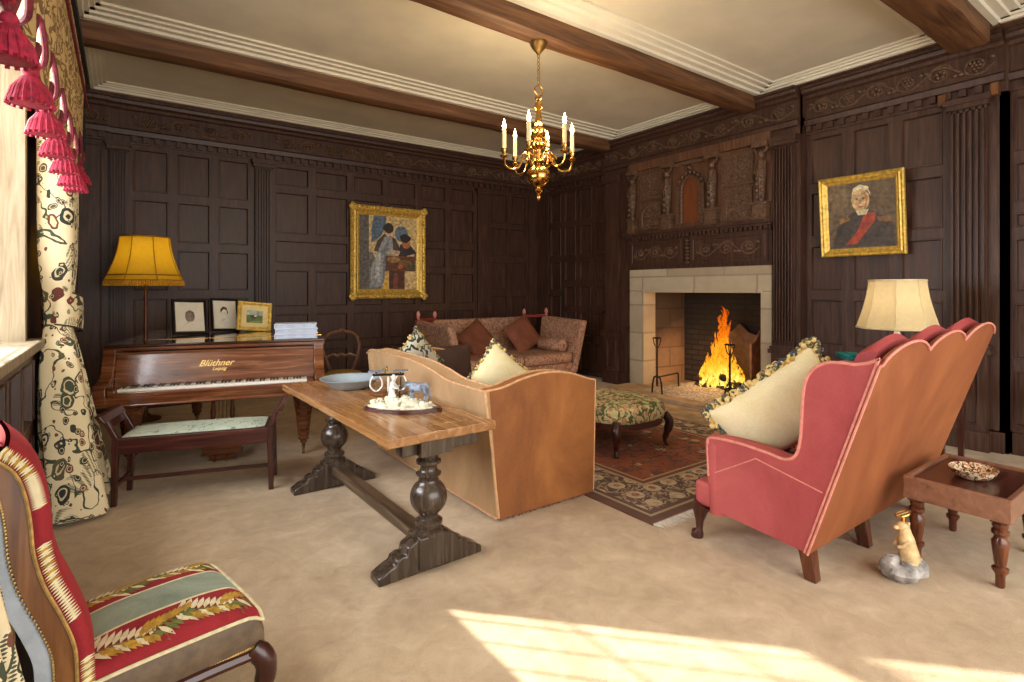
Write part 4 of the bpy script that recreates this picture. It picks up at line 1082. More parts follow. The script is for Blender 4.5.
mb = MB(); mb.hexa([(-.745, .155, .715), (.745, .155, .715), (.745, .30, .715), (-.745, .30, .715)], [(-.745, .235, .985), (.745, .235, .985), (.745, .30, .985), (-.745, .30, .985)])
fbd = mb.build('fallboard', M['piano'], t, 0, .006)
mb = MB(); mb.box(-.745, .745, .222, .30, .965, .985); mb.box(-.84, .84, .225, .30, 1.0, 1.022); mb.box(-.74, .74, .17, .19, .735, .742); mb.build('rail', M['piano'], t, 0, .004)
for txt, x, z, size in (('Bl\u00fcthner', -.035, .872, .074), ('Leipzig', -.01, .825, .038)):
    c = bpy.data.curves.new('lettering', 'FONT'); c.body = txt; c.size = size; c.shear = .45; c.align_x = 'CENTER'; c.align_y = 'CENTER'; c.extrude = .0006; c.offset = .0004
    if 'gl' not in M: M['gl'] = plain('gold_letter', (244, 206, 120), .4, .05, 9, .2)
    tmp = bpy.data.objects.new('lettering_curve', c); COL.objects.link(tmp); bpy.context.view_layer.update()
    me = bpy.data.meshes.new_from_object(tmp.evaluated_get(bpy.context.evaluated_depsgraph_get())); bpy.data.objects.remove(tmp)
    me.materials.clear(); me.materials.append(M['gl'])
    o = bpy.data.objects.new('lettering', me); COL.objects.link(o); o.parent = fbd
    o.location = (x, .155+(z-.715)*.08/.27-.0035, z); o.rotation_euler = (PI/2-.288, 0, 0)
# 52 white keys and 36 black keys
kw = 1.37/52
mb = MB(); mb.box(-kw*.47, kw*.47, 0, .155, .690, .722); wk = mb.build('white_key', M['white'], t, 0, .0015); wk.location.x = -1.37/2+kw*.5
mb = MB(); mb.hexa([(-.0055, .05, .715), (.0055, .05, .715), (.0055, .155, .715), (-.0055, .155, .715)], [(-.0045, .056, .735), (.0045, .056, .735), (.0045, .155, .735), (-.0045, .155, .735)]); bk = mb.build('black_key', M['ebony'], t, 0)
bk.location.x = -1.37/2+kw
first = True
for i in range(52):
    if i:
        o = wk.copy(); COL.objects.link(o); o.location.x = -1.37/2+kw*(i+.5)
    if i % 7 in (0, 2, 3, 5, 6) and i < 51 and not (i == 0 and False):
        if first: bk.location.x = -1.37/2+kw*(i+1); first = False
        else:
            o = bk.copy(); COL.objects.link(o); o.location.x = -1.37/2+kw*(i+1)
legp = [(.02, .10), (.032, .11), (.03, .125), (.045, .135), (.05, .15), (.042, .165), (.05, .18), (.075, .40), (.092, .50), (.098, .53), (.085, .545), (.1, .56), (.105, .62)]
for x, y in ((-.66, .28), (.66, .28), (-.42, 1.85)):
    mb = MB(); mb.lathe(legp, (x, y, 0), 8); lg = mb.build('leg', M['piano'], t, 20, .003)
    mb = MB(); mb.tube([(x, y, .11), (x, y, .07)], [.02, .014], 10); mb.T = Matrix.Translation((x, y+.01, .03)) @ Matrix.Rotation(PI/2, 4, 'Y'); mb.lathe([(.0, -.012), (.03, -.012), (.03, .012), (0, .012)], seg=16); mb.build('castor', M['brass_dull'], lg)
mb = MB()
for s in (-1, 1): mb.lathe([(.016, .15), (.022, .17), (.014, .2), (.016, .36), (.022, .42), (.014, .5), (.02, .6)], (s*.075, .35, 0), 12)
for s in (-.03, 0, .03): mb.tube([(s, .35, .15), (s, .35, .6)], .004, 6)
mb.box(-.11, .11, .31, .39, .57, .61); ly = mb.build('pedal_lyre', M['piano'], t, 40)
mb = MB(); mb.box(-.15, .15, .28, .40, .075, .15); mb.box(-.16, .16, .27, .41, .07, .088); mb.box(-.1, .1, .29, .39, .02, .075); mb.build('pedal_box', M['piano'], ly, 0, .006)
for s in (-1, 1):
    mb = MB(); mb.tube([(s*.045, .29, .065), (s*.045, .22, .06), (s*.045, .18, .045)], [.008, .01, .014], 8); mb.build('pedal', M['brass'], ly)

# bench
t = thing('piano_bench', 'dark mahogany duet bench with pale green tapestry seat before the keyboard', 'bench', (.475, 4.63, 0), -math.radians(16.5))
mb = MB(); cushion = cushion_mb(.9, .35, .05, 16, .0, mb); bmesh.ops.translate(mb.bm, verts=mb.bm.verts, vec=(0, 0, .475)); mb.build('seat_pad', M['pad_green'], t, 60)
mb = MB(); mb.box(-.47, .47, -.19, .19, .36, .47); mb.build('seat_frame', M['mahog'], t, 0, .006)
for s in (-1, 1):
    for y in (-.165, .165):
        mb = MB(); x = s*.485
        mb.hexa([(x-.017+s*.012, y-.017, 0), (x+.017+s*.012, y-.017, 0), (x+.017+s*.012, y+.017, 0), (x-.017+s*.012, y+.017, 0)], [(x-.02, y-.022, .47), (x+.02, y-.022, .47), (x+.02, y+.022, .47), (x-.02, y+.022, .47)])
        mb.hexa([(x-.018, y-.02, .47), (x+.018, y-.02, .47), (x+.018, y+.02, .47), (x-.018, y+.02, .47)], [(x-.015+s*.06, y-.018, .60), (x+.015+s*.06, y-.018, .60), (x+.015+s*.06, y+.018, .60), (x-.015+s*.06, y+.018, .60)])
        mb.build('leg', M['mahog_z'], t, 0, .004)
    mb = MB(); x = s*.55; mb.hexa([(x-.022, -.205, .585), (x+.022, -.205, .585), (x+.022, .205, .585), (x-.022, .205, .585)], [(x-.018+s*.03, -.21, .635), (x+.018+s*.03, -.21, .635), (x+.018+s*.03, .21, .635), (x-.018+s*.03, .21, .635)])
    mb.hexa([(x-.02-s*.03, -.16, .53), (x-.005-s*.03, -.16, .53), (x-.005-s*.03, .16, .53), (x-.02-s*.03, .16, .53)], [(x-.008, -.16, .59), (x+.006, -.16, .59), (x+.006, .16, .59), (x-.008, .16, .59)]); mb.build('side_rail', M['mahog'], t, 0, .006)
    mb = MB(); mb.box(s*.493-.01, s*.493+.01, -.16, .16, .12, .15); mb.build('stretcher', M['mahog'], t, 0, .004)
mb = MB(); mb.box(-.485, .485, -.012, .012, .122, .148); mb.build('stretcher', M['mahog'], t, 0, .004)

# ------------------------------------------------------------------ picture helpers
def picture(t, w, h, fw, fd, fmat, blobs, ground, mount=None, ornate=False, mw=.0):
    """framed picture in its own plane: x across, z up (from 0), faces -y"""
    mb = MB()
    def ring(i, y): return [(-w/2+i, y, i), (w/2-i, y, i), (w/2-i, y, h-i), (-w/2+i, y, h-i)]
    prof = [(0, 0), (0, -fd*.7), (fw*.15, -fd), (fw*.35, -fd*.8), (fw*.5, -fd*.95), (fw*.75, -fd*.5), (fw*.8, -fd*.55), (fw, -fd*.3), (fw, 0)]
    vs = []; fs = []
    for i, y in prof: vs += ring(i, y)
    for r in range(len(prof)-1):
        for k in range(4): j = (k+1) % 4; fs.append((r*4+k, r*4+j, (r+1)*4+j, (r+1)*4+k))
    mb.add(vs, fs)
    if ornate:
        nx, nz = int(w/.06), int(h/.06)
        for i in range(nx+1):
            for z in (fw*.2, h-fw*.2):
                x = -w/2+.02+(w-.04)*i/nx; mb.ball((x, -fd*.85, z), (.026, .02, .026+.012*math.sin(i*1.3)), 6, 4)
        for i in range(nz+1):
            for x in (-w/2+fw*.2, w/2-fw*.2): mb.ball((x, -fd*.85, .02+(h-.04)*i/nz), (.026+.012*math.sin(i*1.3), .02, .026), 6, 4)
        for x in (-1, 1):
            for z in (0, 1):
                for q in range(5): mb.ball((x*(w/2-.035-.03*math.cos(q*1.5)), -fd, h*z+(1-2*z)*(.035+.03*math.sin(q*1.5))), (.04, .025, .04), 7, 5)
    mb.build('frame', fmat, t, 30)
    mb = MB(); mb.box(-w/2+fw*.5, w/2-fw*.5, -.008, .004, fw*.5, h-fw*.5); mb.mi = 0
    mats = [ground]
    x0, z0, cw, chh = -w/2+fw, fw, w-2*fw, h-2*fw
    if mount:
        mats.append(mount[1]); mb.mi = 1; m = mount[0]; yy = -.0095
        mb.add([(x0+m, yy, z0+m), (x0+cw-m, yy, z0+m), (x0+cw-m, yy, z0+chh-m), (x0+m, yy, z0+chh-m)], [(0,1,2,3)])
    for k, (c, poly) in enumerate(blobs):
        mt = paint(c)
        if mt not in mats: mats.append(mt)
        mb.mi = mats.index(mt); yy = -.0105-.0002*k
        mb.add([(x0+u*cw, yy, z0+v*chh) for u, v in poly], [tuple(range(len(poly)))])
    mb.build('picture', mats, t, 0)
def el(cx, cy, rx, ry, n=18, wob=0): return [(cx+rx*(1+wob*math.sin(3*a+cx*9))*math.cos(a), cy+ry*(1+wob*math.cos(4*a))*math.sin(a)) for a in [2*PI*k/n for k in range(n)]]

# large gilt painting on the back wall
t = thing('painting', 'large ornate gilt framed painting of two figures at a table', 'painting', (3.46, 8.16, 1.35))
blobs = [((92, 86, 80), [(0, 0), (.16, 0), (.16, 1), (0, 1)]), ((224, 176, 120), [(.16, 0), (1, 0), (1, 1), (.16, 1)]), ((112, 104, 96), [(.16, .0), (.40, 0), (.34, .3), (.22, .5), (.16, .5)]),
         ((84, 104, 124), [(.24, 1), (.46, 1), (.44, .86), (.36, .72), (.2, .62), (.2, .8)]), ((96, 112, 128), el(.72, .77, .12, .11)),
         ((70, 62, 58), [(.42, .76), (.5, .74), (.62, .7), (.70, .56), (.66, .5), (.40, .5), (.24, .52), (.30, .66)]),
         ((140, 144, 146), [(.42, .72), (.56, .72), (.58, .5), (.50, .3), (.42, .04), (.18, .02), (.2, .3), (.3, .5)]), ((168, 168, 164), [(.28, .46), (.36, .5), (.34, .1), (.26, .06)]), ((112, 118, 124), [(.42, .6), (.5, .66), (.46, .2), (.38, .08)]),
         ((206, 158, 118), el(.49, .765, .055, .045)), ((44, 36, 32), el(.495, .84, .095, .07, 18, .08)),
         ((48, 42, 44), [(.7, .62), (.84, .66), (.99, .52), (.98, .36), (.70, .36), (.66, .5)]), ((164, 96, 62), el(.81, .635, .075, .07)), ((40, 32, 30), el(.79, .71, .10, .06, 18, .1)),
         ((176, 150, 128), [(.4, .5), (.68, .48), (.7, .53), (.5, .55)]), ((196, 160, 130), [(.8, .46), (.96, .5), (.96, .46), (.84, .43)]),
         ((96, 58, 34), [(.44, .46), (.98, .46), (.98, .25), (.44, .25)]), ((158, 118, 66), el(.58, .41, .12, .045)), ((112, 84, 44), el(.8, .36, .13, .05)), ((172, 92, 46), el(.7, .31, .05, .03)), ((70, 80, 50), el(.9, .31, .07, .04)),
         ((78, 44, 32), [(.50, .25), (.78, .25), (.78, 0), (.50, 0)]), ((120, 62, 44), [(.58, .22), (.66, .22), (.66, 0), (.58, 0)]), ((236, 160, 60), [(.43, .24), (.49, .22), (.48, 0), (.36, 0), (.42, .1)]), ((228, 172, 120), [(.78, .25), (.99, .25), (.99, 0), (.78, 0)])]
picture(t, 1.27, 1.46, .15, .06, M['gilt'], blobs, paint((150, 120, 88)), ornate=True)
# portrait on the fireplace wall, hanging forward at the top
t = thing('portrait', 'gilt framed dark portrait of a man with a red sash above the cream lamp', 'painting', (6.46, 2.485, 1.86), -PI/2)
blobs = [((96, 79, 58), [(0, 0), (1, 0), (1, 1), (0, 1)]), ((112, 92, 66), [(0, .55), (.3, .6), (.36, 1), (0, 1)]), ((120, 96, 66), [(.02, .84), (.14, .78), (.2, .68), (.06, .7)]), ((94, 76, 52), [(.62, .6), (1, .55), (1, 1), (.6, 1)]),
         ((66, 57, 50), [(.06, .02), (.14, .36), (.3, .5), (.46, .58), (.62, .58), (.80, .48), (.94, .34), (.98, .02)]), ((60, 54, 46), [(.12, .3), (.3, .46), (.34, .3), (.2, .12)]),
         ((156, 62, 42), [(.56, .52), (.72, .52), (.70, .40), (.42, .06), (.26, .06), (.44, .26)]), ((120, 84, 48), [(.72, .46), (.92, .44), (.96, .36), (.76, .38)]), ((126, 92, 52), [(.14, .46), (.3, .5), (.34, .44), (.18, .38)]),
         ((210, 190, 150), [(.42, .58), (.62, .58), (.58, .5), (.46, .5)]), ((200, 164, 118), el(.50, .73, .135, .17)), ((208, 186, 148), [(.37, .80), (.40, .92), (.5, .965), (.62, .92), (.655, .78), (.61, .86), (.5, .90), (.41, .86)]),
         ((110, 78, 54), el(.45, .75, .022, .012)), ((110, 78, 54), el(.55, .75, .022, .012)), ((176, 124, 84), [(.49, .74), (.51, .74), (.525, .67), (.475, .67)]), ((140, 78, 62), el(.5, .625, .045, .01)), ((168, 120, 82), [(.56, .84), (.62, .78), (.60, .64), (.55, .58), (.575, .7)])]
picture(t, .82, .87, .085, .05, M['gilt'], blobs, paint((80, 64, 46)))
t.rotation_euler = (.09, 0, -PI/2)

# ------------------------------------------------------------------ things on the piano
ca, sa = math.cos(PR), math.sin(PR)
def pio(x, y): return (PX+x*ca-y*sa, PY+x*sa+y*ca)
def desk_frame(px, py, rz, w, h, fw, fmat, blobs, ground, mount, label, tilt=.24, roll=0):
    t = thing('picture_frame', label, 'picture frame', (px, py, 1.05), rz, 'framed pictures on the piano')
    picture(t, w, h, fw, .018, fmat, blobs, ground, mount)
    t.rotation_euler = (-tilt, roll, rz)
    mb = MB(); mb.hexa([(-.03, .006, .0), (.03, .006, .0), (.03, .012, .0), (-.03, .012, .0)], [(-.03, .006, h*.6), (.03, .006, h*.6), (.03, .012, h*.6), (-.03, .012, h*.6)])
    mb.T = Matrix.Identity(4); o = mb.build('easel_back', M['black_wood'], t, 0); return t
head1 = [((120, 104, 92), el(.5, .5, .17, .2)), ((90, 78, 70), [(.33, .5), (.36, .66), (.5, .73), (.64, .66), (.68, .48), (.6, .62), (.46, .64)]), ((196, 186, 166), [(.3, .2), (.7, .2), (.6, .33), (.42, .33)]), ((70, 60, 54), el(.44, .5, .02, .012)), ((70, 60, 54), el(.56, .5, .02, .012))]
head2 = [((214, 196, 172), el(.46, .58, .13, .16)), ((50, 42, 40), [(.3, .55), (.3, .7), (.42, .8), (.58, .76), (.64, .58), (.6, .5), (.58, .66), (.45, .7), (.36, .62)]), ((206, 200, 188), [(.3, .25), (.66, .25), (.56, .42), (.42, .42)])]
land_ = [((150, 160, 150), [(0, .6), (1, .6), (1, 1), (0, 1)]), ((70, 92, 46), [(0, 0), (1, 0), (1, .62), (0, .62)]), ((50, 40, 30), el(.45, .5, .2, .16, 18, .1)), ((196, 170, 120), el(.55, .56, .1, .08)), ((104, 124, 56), [(0, 0), (1, 0), (1, .2), (0, .12)])]
def onlid(px, d):
    u = (px-512)/538.6; S_, C_ = math.sin(math.radians(35.88)), math.cos(math.radians(35.88)); return ((S_+C_*u)*d, (C_-S_*u)*d)
desk_frame(.548, 6.195, .18, .315, .36, .032, M['black_wood'], head1, paint((150, 140, 122)), (.0, M['paper']), 'black framed head drawing, leftmost of the frames on the piano', .32, .04)
desk_frame(.895, 6.46, .20, .28, .36, .028, M['black_wood'], head2, paint((150, 140, 122)), (.0, M['paper']), 'narrow black framed portrait drawing between the other frames on the piano', .3, .05)
desk_frame(1.14, 6.30, -.02, .34, .32, .045, M['gilt'], [(c, [(u*.64+.18, v*.6+.18) for u, v in p]) for c, p in land_], paint((200, 176, 110)), (.0, plain('gold_mount', (222, 196, 128), .6, .06)), 'gold framed country picture beside the white binders on the piano', .3, .10)
bx, by = pio(.60, .46)
for k, (lab, dx, dr) in enumerate((('white binder at the bottom of the stack on the piano', 0, 0), ('white binder in the middle of the stack on the piano', .004, .02), ('white binder on top of the stack on the piano', .0, -.015))):
    t = thing('binder', lab, 'binder', (bx+dx, by, 1.0475+k*.045), PR+dr, 'white binders stacked on the piano')
    mb = MB(); mb.box(-.18, .18, -.13, .13, 0, .006); mb.box(-.18, .18, -.13, .13, .037, .043); mb.box(-.185, -.178, -.13, .13, 0, .043); mb.build('cover', M['book_white'], t, 0, .002)
    mb = MB(); mb.box(-.175, .172, -.122, .122, .0075, .0355); mb.build('pages', M['book_page'], t, 0)

# ------------------------------------------------------------------ standard lamp
t = thing('standard_lamp', 'tall standard lamp with a mustard fringed shade behind the piano', 'lamp', (.215, 7.45, 0))
mb = MB(); mb.lathe([(.15, 0), (.155, .02), (.13, .035), (.06, .05), (.03, .08)], seg=28); mb.build('base', M['mahog'], t)
mb = MB(); mb.lathe([(.022, .07), (.028, .1), (.02, .14), (.02, .9), (.03, .93), (.02, .96), (.019, 1.6), (.012, 1.62), (.01, 1.98)], seg=14); mb.build('pole', M['side_leg'], t)
mb, f = shade(.39, .25, 1.60, 2.09, 8, 1.7, .25); sh = mb.build('lamp_shade', M['shade_yellow'], t, 20)
mb = MB()
for k in range(8): mb.tube([f(k/8, v/8) for v in range(9)], .005, 5)
for v in (0, .12, 1): mb.tube([(lambda q: (q[0]*1.004, q[1]*1.004, q[2]))(f(k/48, v)) for k in range(48)], .008, 6, True)
mb.build('shade_binding', plain('dark_mustard_binding', (172, 116, 22), .8, .1), sh)
mb = MB()
for k in range(110):
    q = f(k/110, 0); mb.tube([q, (q[0]*1.01, q[1]*1.01, q[2]-.035), (q[0]*1.02, q[1]*1.02, q[2]-.062)], [.008, .011, .007], 5)
mb.build('fringe', M['gold_fringe'], sh)

M['chair_wood'] = wood('brown_chair_wood', (70, 42, 28), (120, 80, 56), (160, 118, 88), 'z', .3, 2, .05, .3)
# ------------------------------------------------------------------ balloon-back chair
t = thing('balloon_back_chair', 'small carved balloon-back chair with mustard seat between piano and sofa', 'chair', (2.24, 6.72, 0), math.radians(-14))
mb = MB(); mb.surf(lambda u, v: (lambda a, r: (.235*r*math.cos(a), -.0+.225*r*math.sin(a), .44+.04*(1-r**4)))(2*PI*u, 1-v), 32, 8, True); mb.lathe([(.0, .41), (.235, .41), (.237, .44)], seg=32, sy=.96); mb.build('seat', M['balloon_seat'], t, 50)
mb = MB(); mb.lathe([(.0, .36), (.22, .36), (.24, .375), (.24, .405), (.0, .41)], seg=32, sy=.96); mb.build('seat_rail', M['chair_wood'], t, 40)
loop = smoothpts([(-.12, .2, .42), (-.16, .22, .52), (-.215, .25, .68), (-.225, .27, .80), (-.16, .285, .91), (-.05, .29, .945), (.05, .29, .945), (.16, .285, .91), (.225, .27, .80), (.215, .25, .68), (.16, .22, .52), (.12, .2, .42)], 4)
mb = MB(); mb.tube(loop, .021, 8); mb.tube(smoothpts([(-.07, .29, .93), (-.03, .28, .955), (0, .28, .965), (.03, .28, .955), (.07, .29, .93)], 4), .022, 8); mb.build('back_frame', M['chair_wood'], t)
mb = MB(); mb.tube(smoothpts([(-.19, .237, .62), (-.1, .235, .655), (-.05, .235, .635), (0, .235, .66), (.05, .235, .635), (.1, .235, .655), (.19, .237, .62)], 4), .018, 8); mb.build('cross_rail', M['chair_wood'], t)
for s in (-1, 1):
    mb = MB(); mb.tube(smoothpts([(s*.16, -.16, .38), (s*.185, -.18, .3), (s*.165, -.17, .15), (s*.16, -.165, .05), (s*.17, -.175, .0)], 3), [.03]*3+[.028]*3+[.02]*3+[.015]*3+[.018], 8); mb.build('leg', M['chair_wood'], t)
    mb = MB(); mb.tube(smoothpts([(s*.13, .16, .4), (s*.14, .2, .2), (s*.15, .27, .0)], 4), .018, 8); mb.build('leg', M['chair_wood'], t)

# ------------------------------------------------------------------ chandelier
CX, CY = 2.981, 3.72
t = thing('chandelier', 'six-armed polished brass chandelier with lit candle bulbs hanging from the beam', 'chandelier', (CX, CY, 3.685))
def cz(z): return z-3.685
mb = MB(); mb.lathe([(.075, cz(3.685)), (.078, cz(3.665)), (.06, cz(3.63)), (.03, cz(3.595)), (.015, cz(3.575))], seg=20); mb.build('ceiling_cup', M['brass_dull'], t)
mb = MB(); z = 3.575
k = 0
while z > 3.31:
    a = k*PI/2; mb.tube([(.011*math.cos(q)*math.cos(a), .011*math.cos(q)*math.sin(a), cz(z-.018)+.022*math.sin(q)) for q in [2*PI*i/10 for i in range(10)]], .0035, 5, True); z -= .034; k += 1
mb.build('chain', M['brass_dull'], t)
mb = MB(); mb.tube([(.045*math.cos(q), 0, cz(3.255)+.045*math.sin(q)) for q in [2*PI*i/24 for i in range(24)]], .007, 8, True); mb.build('hanging_ring', M['brass'], t)
mb = MB(); mb.lathe([(.01, 3.21), (.03, 3.195), (.03, 3.18), (.016, 3.165), (.034, 3.14), (.036, 3.10), (.02, 3.08), (.026, 3.02), (.034, 2.97), (.03, 2.94), (.065, 2.91), (.07, 2.88), (.06, 2.85), (.03, 2.83), (.03, 2.80), (.062, 2.78), (.066, 2.76), (.035, 2.73), (.03, 2.66), (.055, 2.64), (.06, 2.62), (.03, 2.605), (.05, 2.59), (.095, 2.55), (.108, 2.50), (.095, 2.45), (.05, 2.41), (.022, 2.395), (.03, 2.38), (.034, 2.365), (.016, 2.345), (.022, 2.32), (.024, 2.305), (.012, 2.285), (.004, 2.275)], (0, 0, -3.685), 28); mb.build('stem', M['brass'], t)
for k in range(6):
    a = math.radians(12+60*k-35.88); ca_, sa_ = math.cos(a), math.sin(a)
    def q(r, z, s=0): return (r*ca_-s*sa_, r*sa_+s*ca_, cz(z))
    mb = MB(); mb.tube([q(r, z) for r, z in bspl([(.04, 2.64), (.085, 2.70), (.13, 2.69), (.15, 2.63), (.185, 2.565), (.24, 2.55), (.295, 2.575), (.31, 2.64)], 6)], .0095, 8)
    mb.tube([q(.12+.045*(1-i/14)*math.cos(i*.6), 2.655+.045*(1-i/14)*math.sin(i*.6)) for i in range(15)], .006, 6)
    mb.tube([q(r, z) for r, z in bspl([(.03, 2.78), (.07, 2.82), (.10, 2.80), (.095, 2.76), (.07, 2.765)], 5)], .006, 6)
    am = mb.build('arm', M['brass'], t)
    mb = MB(); mb.lathe([(.012, 2.635), (.02, 2.645), (.036, 2.655), (.04, 2.665), (.02, 2.668), (.017, 2.68), (.026, 2.71), (.026, 2.725), (.0, 2.725)], q(.31, 3.685)[:2]+(-3.685,), 16); mb.build('drip_pan', M['brass'], am)
    mb = MB(); mb.lathe([(.018, 2.72), (.018, 2.885), (.012, 2.89)], q(.31, 3.685)[:2]+(-3.685,), 14); mb.build('candle', M['candle'], am)
    mb = MB(); mb.lathe([(.006, 2.888), (.013, 2.90), (.017, 2.92), (.013, 2.945), (.006, 2.965), (.002, 2.985)], q(.31, 3.685)[:2]+(-3.685,), 12); mb.build('bulb', M['bulb'], am)

# ------------------------------------------------------------------ pelmet and curtains
t = thing('pelmet', 'deep pointed brocade pelmet with crimson braid and tassels over the window', 'pelmet', (-.28, 3.3, 2.2))
Y0, Y1, ZT, PXX = 1.2, 5.06, 3.02, -.22
sp = .42; tips = [4.84-sp*i for i in range(9)]
def edge(y):
    d = min(abs(y-q) for q in tips)/(sp/2); d = min(1, d)
    end = max(0, (y-4.3)/.6)
    return 2.21+.27*d**1.3+.05*math.sin(d*PI*2)+.16*end
mb = MB()
def drape(u, v):
    y = Y0+(Y1-Y0)*u; z = ZT+(edge(y)-ZT)*v
    return (PXX+.018*math.sin(y*2*PI/.21)*v*(1 if v > .12 else 0)-.03*v, y, z)
mb.surf(drape, 240, 12); mb.build('valance', M['pelmet'], t, 60, world=True)
mb = MB(); mb.tube([(lambda q: (q[0]+.006, q[1], q[2]))(drape(k/300, 1)) for k in range(301)], .010, 6); mb.tube([(PXX+.012, Y0+(Y1-Y0)*k/20, 2.84) for k in range(21)], .008, 6); mb.build('braid', plain('crimson_braid', (104, 30, 42), .8, .2, 50), t, world=True)
mb = MB(); mb.box(LX+.005, PXX-.002, Y0, Y1+.0, ZT, ZT+.04); mb.box(PXX-.03, PXX+.02, Y0, Y1+.01, ZT-.005, ZT+.05); mb.box(LX+.005, PXX, Y1-.02, Y1, 2.5, ZT); mb.build('pelmet_board', M['dark'], t, 0, world=True)
mb = MB(); mb.surf(lambda u, v: (PXX-.005-.26*u, Y1+.004+.01*math.sin(u*20), ZT-.02-(.45+.1*math.cos(u*6))*v), 16, 6); mb.build('return_drape', M['pelmet'], t, 60, world=True)
for y in tips:
    mb = MB(); z = edge(y); x = PXX-.02
    prof = [(.004, .0), (.018, -.006), (.023, -.022), (.016, -.033), (.026, -.04), (.046, -.075), (.060, -.120), (.054, -.124), (0, -.122)]
    mb.lathe(prof, (x, y, z+.01), 18)
    for k in range(18):
        a = 2*PI*k/18; mb.tube([(x+.025*math.cos(a), y+.025*math.sin(a), z-.035), (x+.046*math.cos(a), y+.046*math.sin(a), z-.07), (x+.060*math.cos(a), y+.060*math.sin(a), z-.121)], [.003, .006, .006], 5)
    mb.build('tassel', M['crimson'], t, 50, world=True)

def curtain(y0, y1, label, sgn, seed):
    t = thing('curtain', label, 'curtain', (-.34, (y0+y1)/2, 0))
    rnd = random.Random(seed); ph = rnd.uniform(0, 6)
    yc0 = y1 if sgn > 0 else y0                       # the fixed outer edge
    def f(u, v):
        z = 2.7*(1-v)+.03*v
        # width profile: gathered at the tie-back, puddled at the floor
        tie = math.exp(-((z-1.34)/.26)**2); low = max(0, (1.2-z)/1.2)
        w_ = (.44+.0*v)*(1-.30*tie)+.26*low
        amp = .068*(1-.28*tie)+.050*low
        yy = yc0-sgn*(w_*u)+sgn*(.03+.10*low*low)
        a = u*2*PI*5.5+ph+.5*math.sin(z*1.3)
        cx = -.345+.09*low+.03*low*low
        return (cx+amp*math.sin(a)*1.3+.03*low*math.sin(a*.55+1), yy+amp*.5*math.cos(a), z)
    mb = MB(); mb.surf(f, 150, 60); mb.surf(lambda u, v: (lambda q: (q[0]-.012, q[1], q[2]))(f(u, v)), 150, 60)
    mb.build('drape', M['crewel'], t, 60, world=True)
    mb = MB(); c = f(.5, (2.7-1.34)/2.67); R_ = [( -.33+.135*math.cos(a)*1.0, c[1]+.19*math.sin(a)) for a in [2*PI*k/40 for k in range(40)]]
    mb.surf(lambda u, v: (lambda a: (-.335+(.108+.006*math.sin(v*PI))*math.cos(a), c[1]+(.20+.006*math.sin(v*PI))*math.sin(a), 1.46-.23*v-.03*math.sin(a)*sgn-.02*math.cos(a)))(2*PI*u), 40, 6, True)
    tb = mb.build('tie_back', M['crewel'], t, 60, world=True)
    mb = MB()
    for v in (0, 1): mb.tube([(-.335+.109*math.cos(a), c[1]+.202*math.sin(a), 1.46-.23*v-.03*math.sin(a)*sgn-.02*math.cos(a)) for a in [2*PI*k/40 for k in range(40)]], .006, 5, True)
    mb.build('tie_cord', plain('dark_cord', (70, 56, 40), .8), tb, world=True)
    return t
curtain(4.55, 4.98, 'crewelwork curtain tied back beside the piano at the far side of the window', 1, 3)
curtain(1.17, 1.58, 'crewelwork curtain behind the striped chair at the near side of the window', -1, 5)

# ------------------------------------------------------------------ nursing chair in the foreground
t = thing('nursing_chair', 'low upholstered chair with red fern striped seat and pale blue back cover', 'chair', (.125, 2.19, 0), math.radians(12))
def seat_z(x, y):
    return .415+.04*(1-min(1, abs((x+.02)/.26))**3)*(1-min(1, abs(y/.26))**3)
def sx_(u): return -.25+.46*u
def hw(x): return .235+.012*(x+.25)/.46            # half width, wider at the front
def seat_top(u, v):
    x = sx_(u); y = (2*v-1)*hw(x)
    z = seat_z(x, y)
    ex = max(0, (u-.88)/.12); z -= .022*ex**2
    ey = max(0, (abs(2*v-1)-.85)/.15); z -= .018*ey**2
    return (x+.0*ex, y, z)
mb = MB()
NU, NV = 40, 48
for j in range(NV-1):
    vm = (j+.5)/(NV-1)
    s_ = abs(2*vm-1)
    mb.mi = 0 if s_ < .30 else (1 if s_ < .36 else 2)
    for i in range(NU-1):
        mb.add([seat_top((i+a)/(NU-1), (j+b)/(NV-1)) for a, b in ((0,0), (1,0), (1,1), (0,1))], [(0,1,2,3)])
# fern fronds worked along the red stripes
def blade(p0, p1, wd, mi):
    mb.mi = mi; d = Vector(p1)-Vector(p0); n_ = Vector((-d.y, d.x)).normalized()*wd
    seq = [Vector(p0), Vector(p0)+d*.35+n_, Vector(p0)+d*.7+n_*.8, Vector(p1), Vector(p0)+d*.7-n_*.8, Vector(p0)+d*.35-n_]
    vs = []
    for q in seq:
        u = (q.x+.25)/.46; v = (q.y/hw(q.x)+1)/2
        if not (0 <= u <= 1 and 0 <= v <= 1): return
        z = seat_top(u, v); vs.append((z[0], z[1], z[2]+.0015+.0003*mi))
    mb.add(vs, [tuple(range(6))])
random.seed(11)
for side in (-1, 1):
    yc = side*.165
    for k in range(4):
        x0 = -.24+.115*k; fl = 1 if k % 2 else -1; cols = (3, 4) if k % 2 == 0 else (4, 5)
        dx, dy = .16, .05*fl
        for i in range(9):
            q = (x0+dx*i/9, yc-.02*fl+dy*i/9); L_ = .068*(1-.55*i/9)
            blade(q, (q[0]+L_*.62, q[1]+L_*.95), .009, cols[0]); blade(q, (q[0]+L_*.62, q[1]-L_*.95), .009, cols[1] if i % 3 else 3)
        blade((x0, yc-.02*fl), (x0+dx, yc-.02*fl+dy), .003, 5)
RED = velvet('red_tapestry', (132, 22, 32), (170, 42, 50), .3, .9, 6)
SAGE = velvet('sage_velvet_stripe', (120, 134, 116), (162, 172, 152), .4, .8, 5)
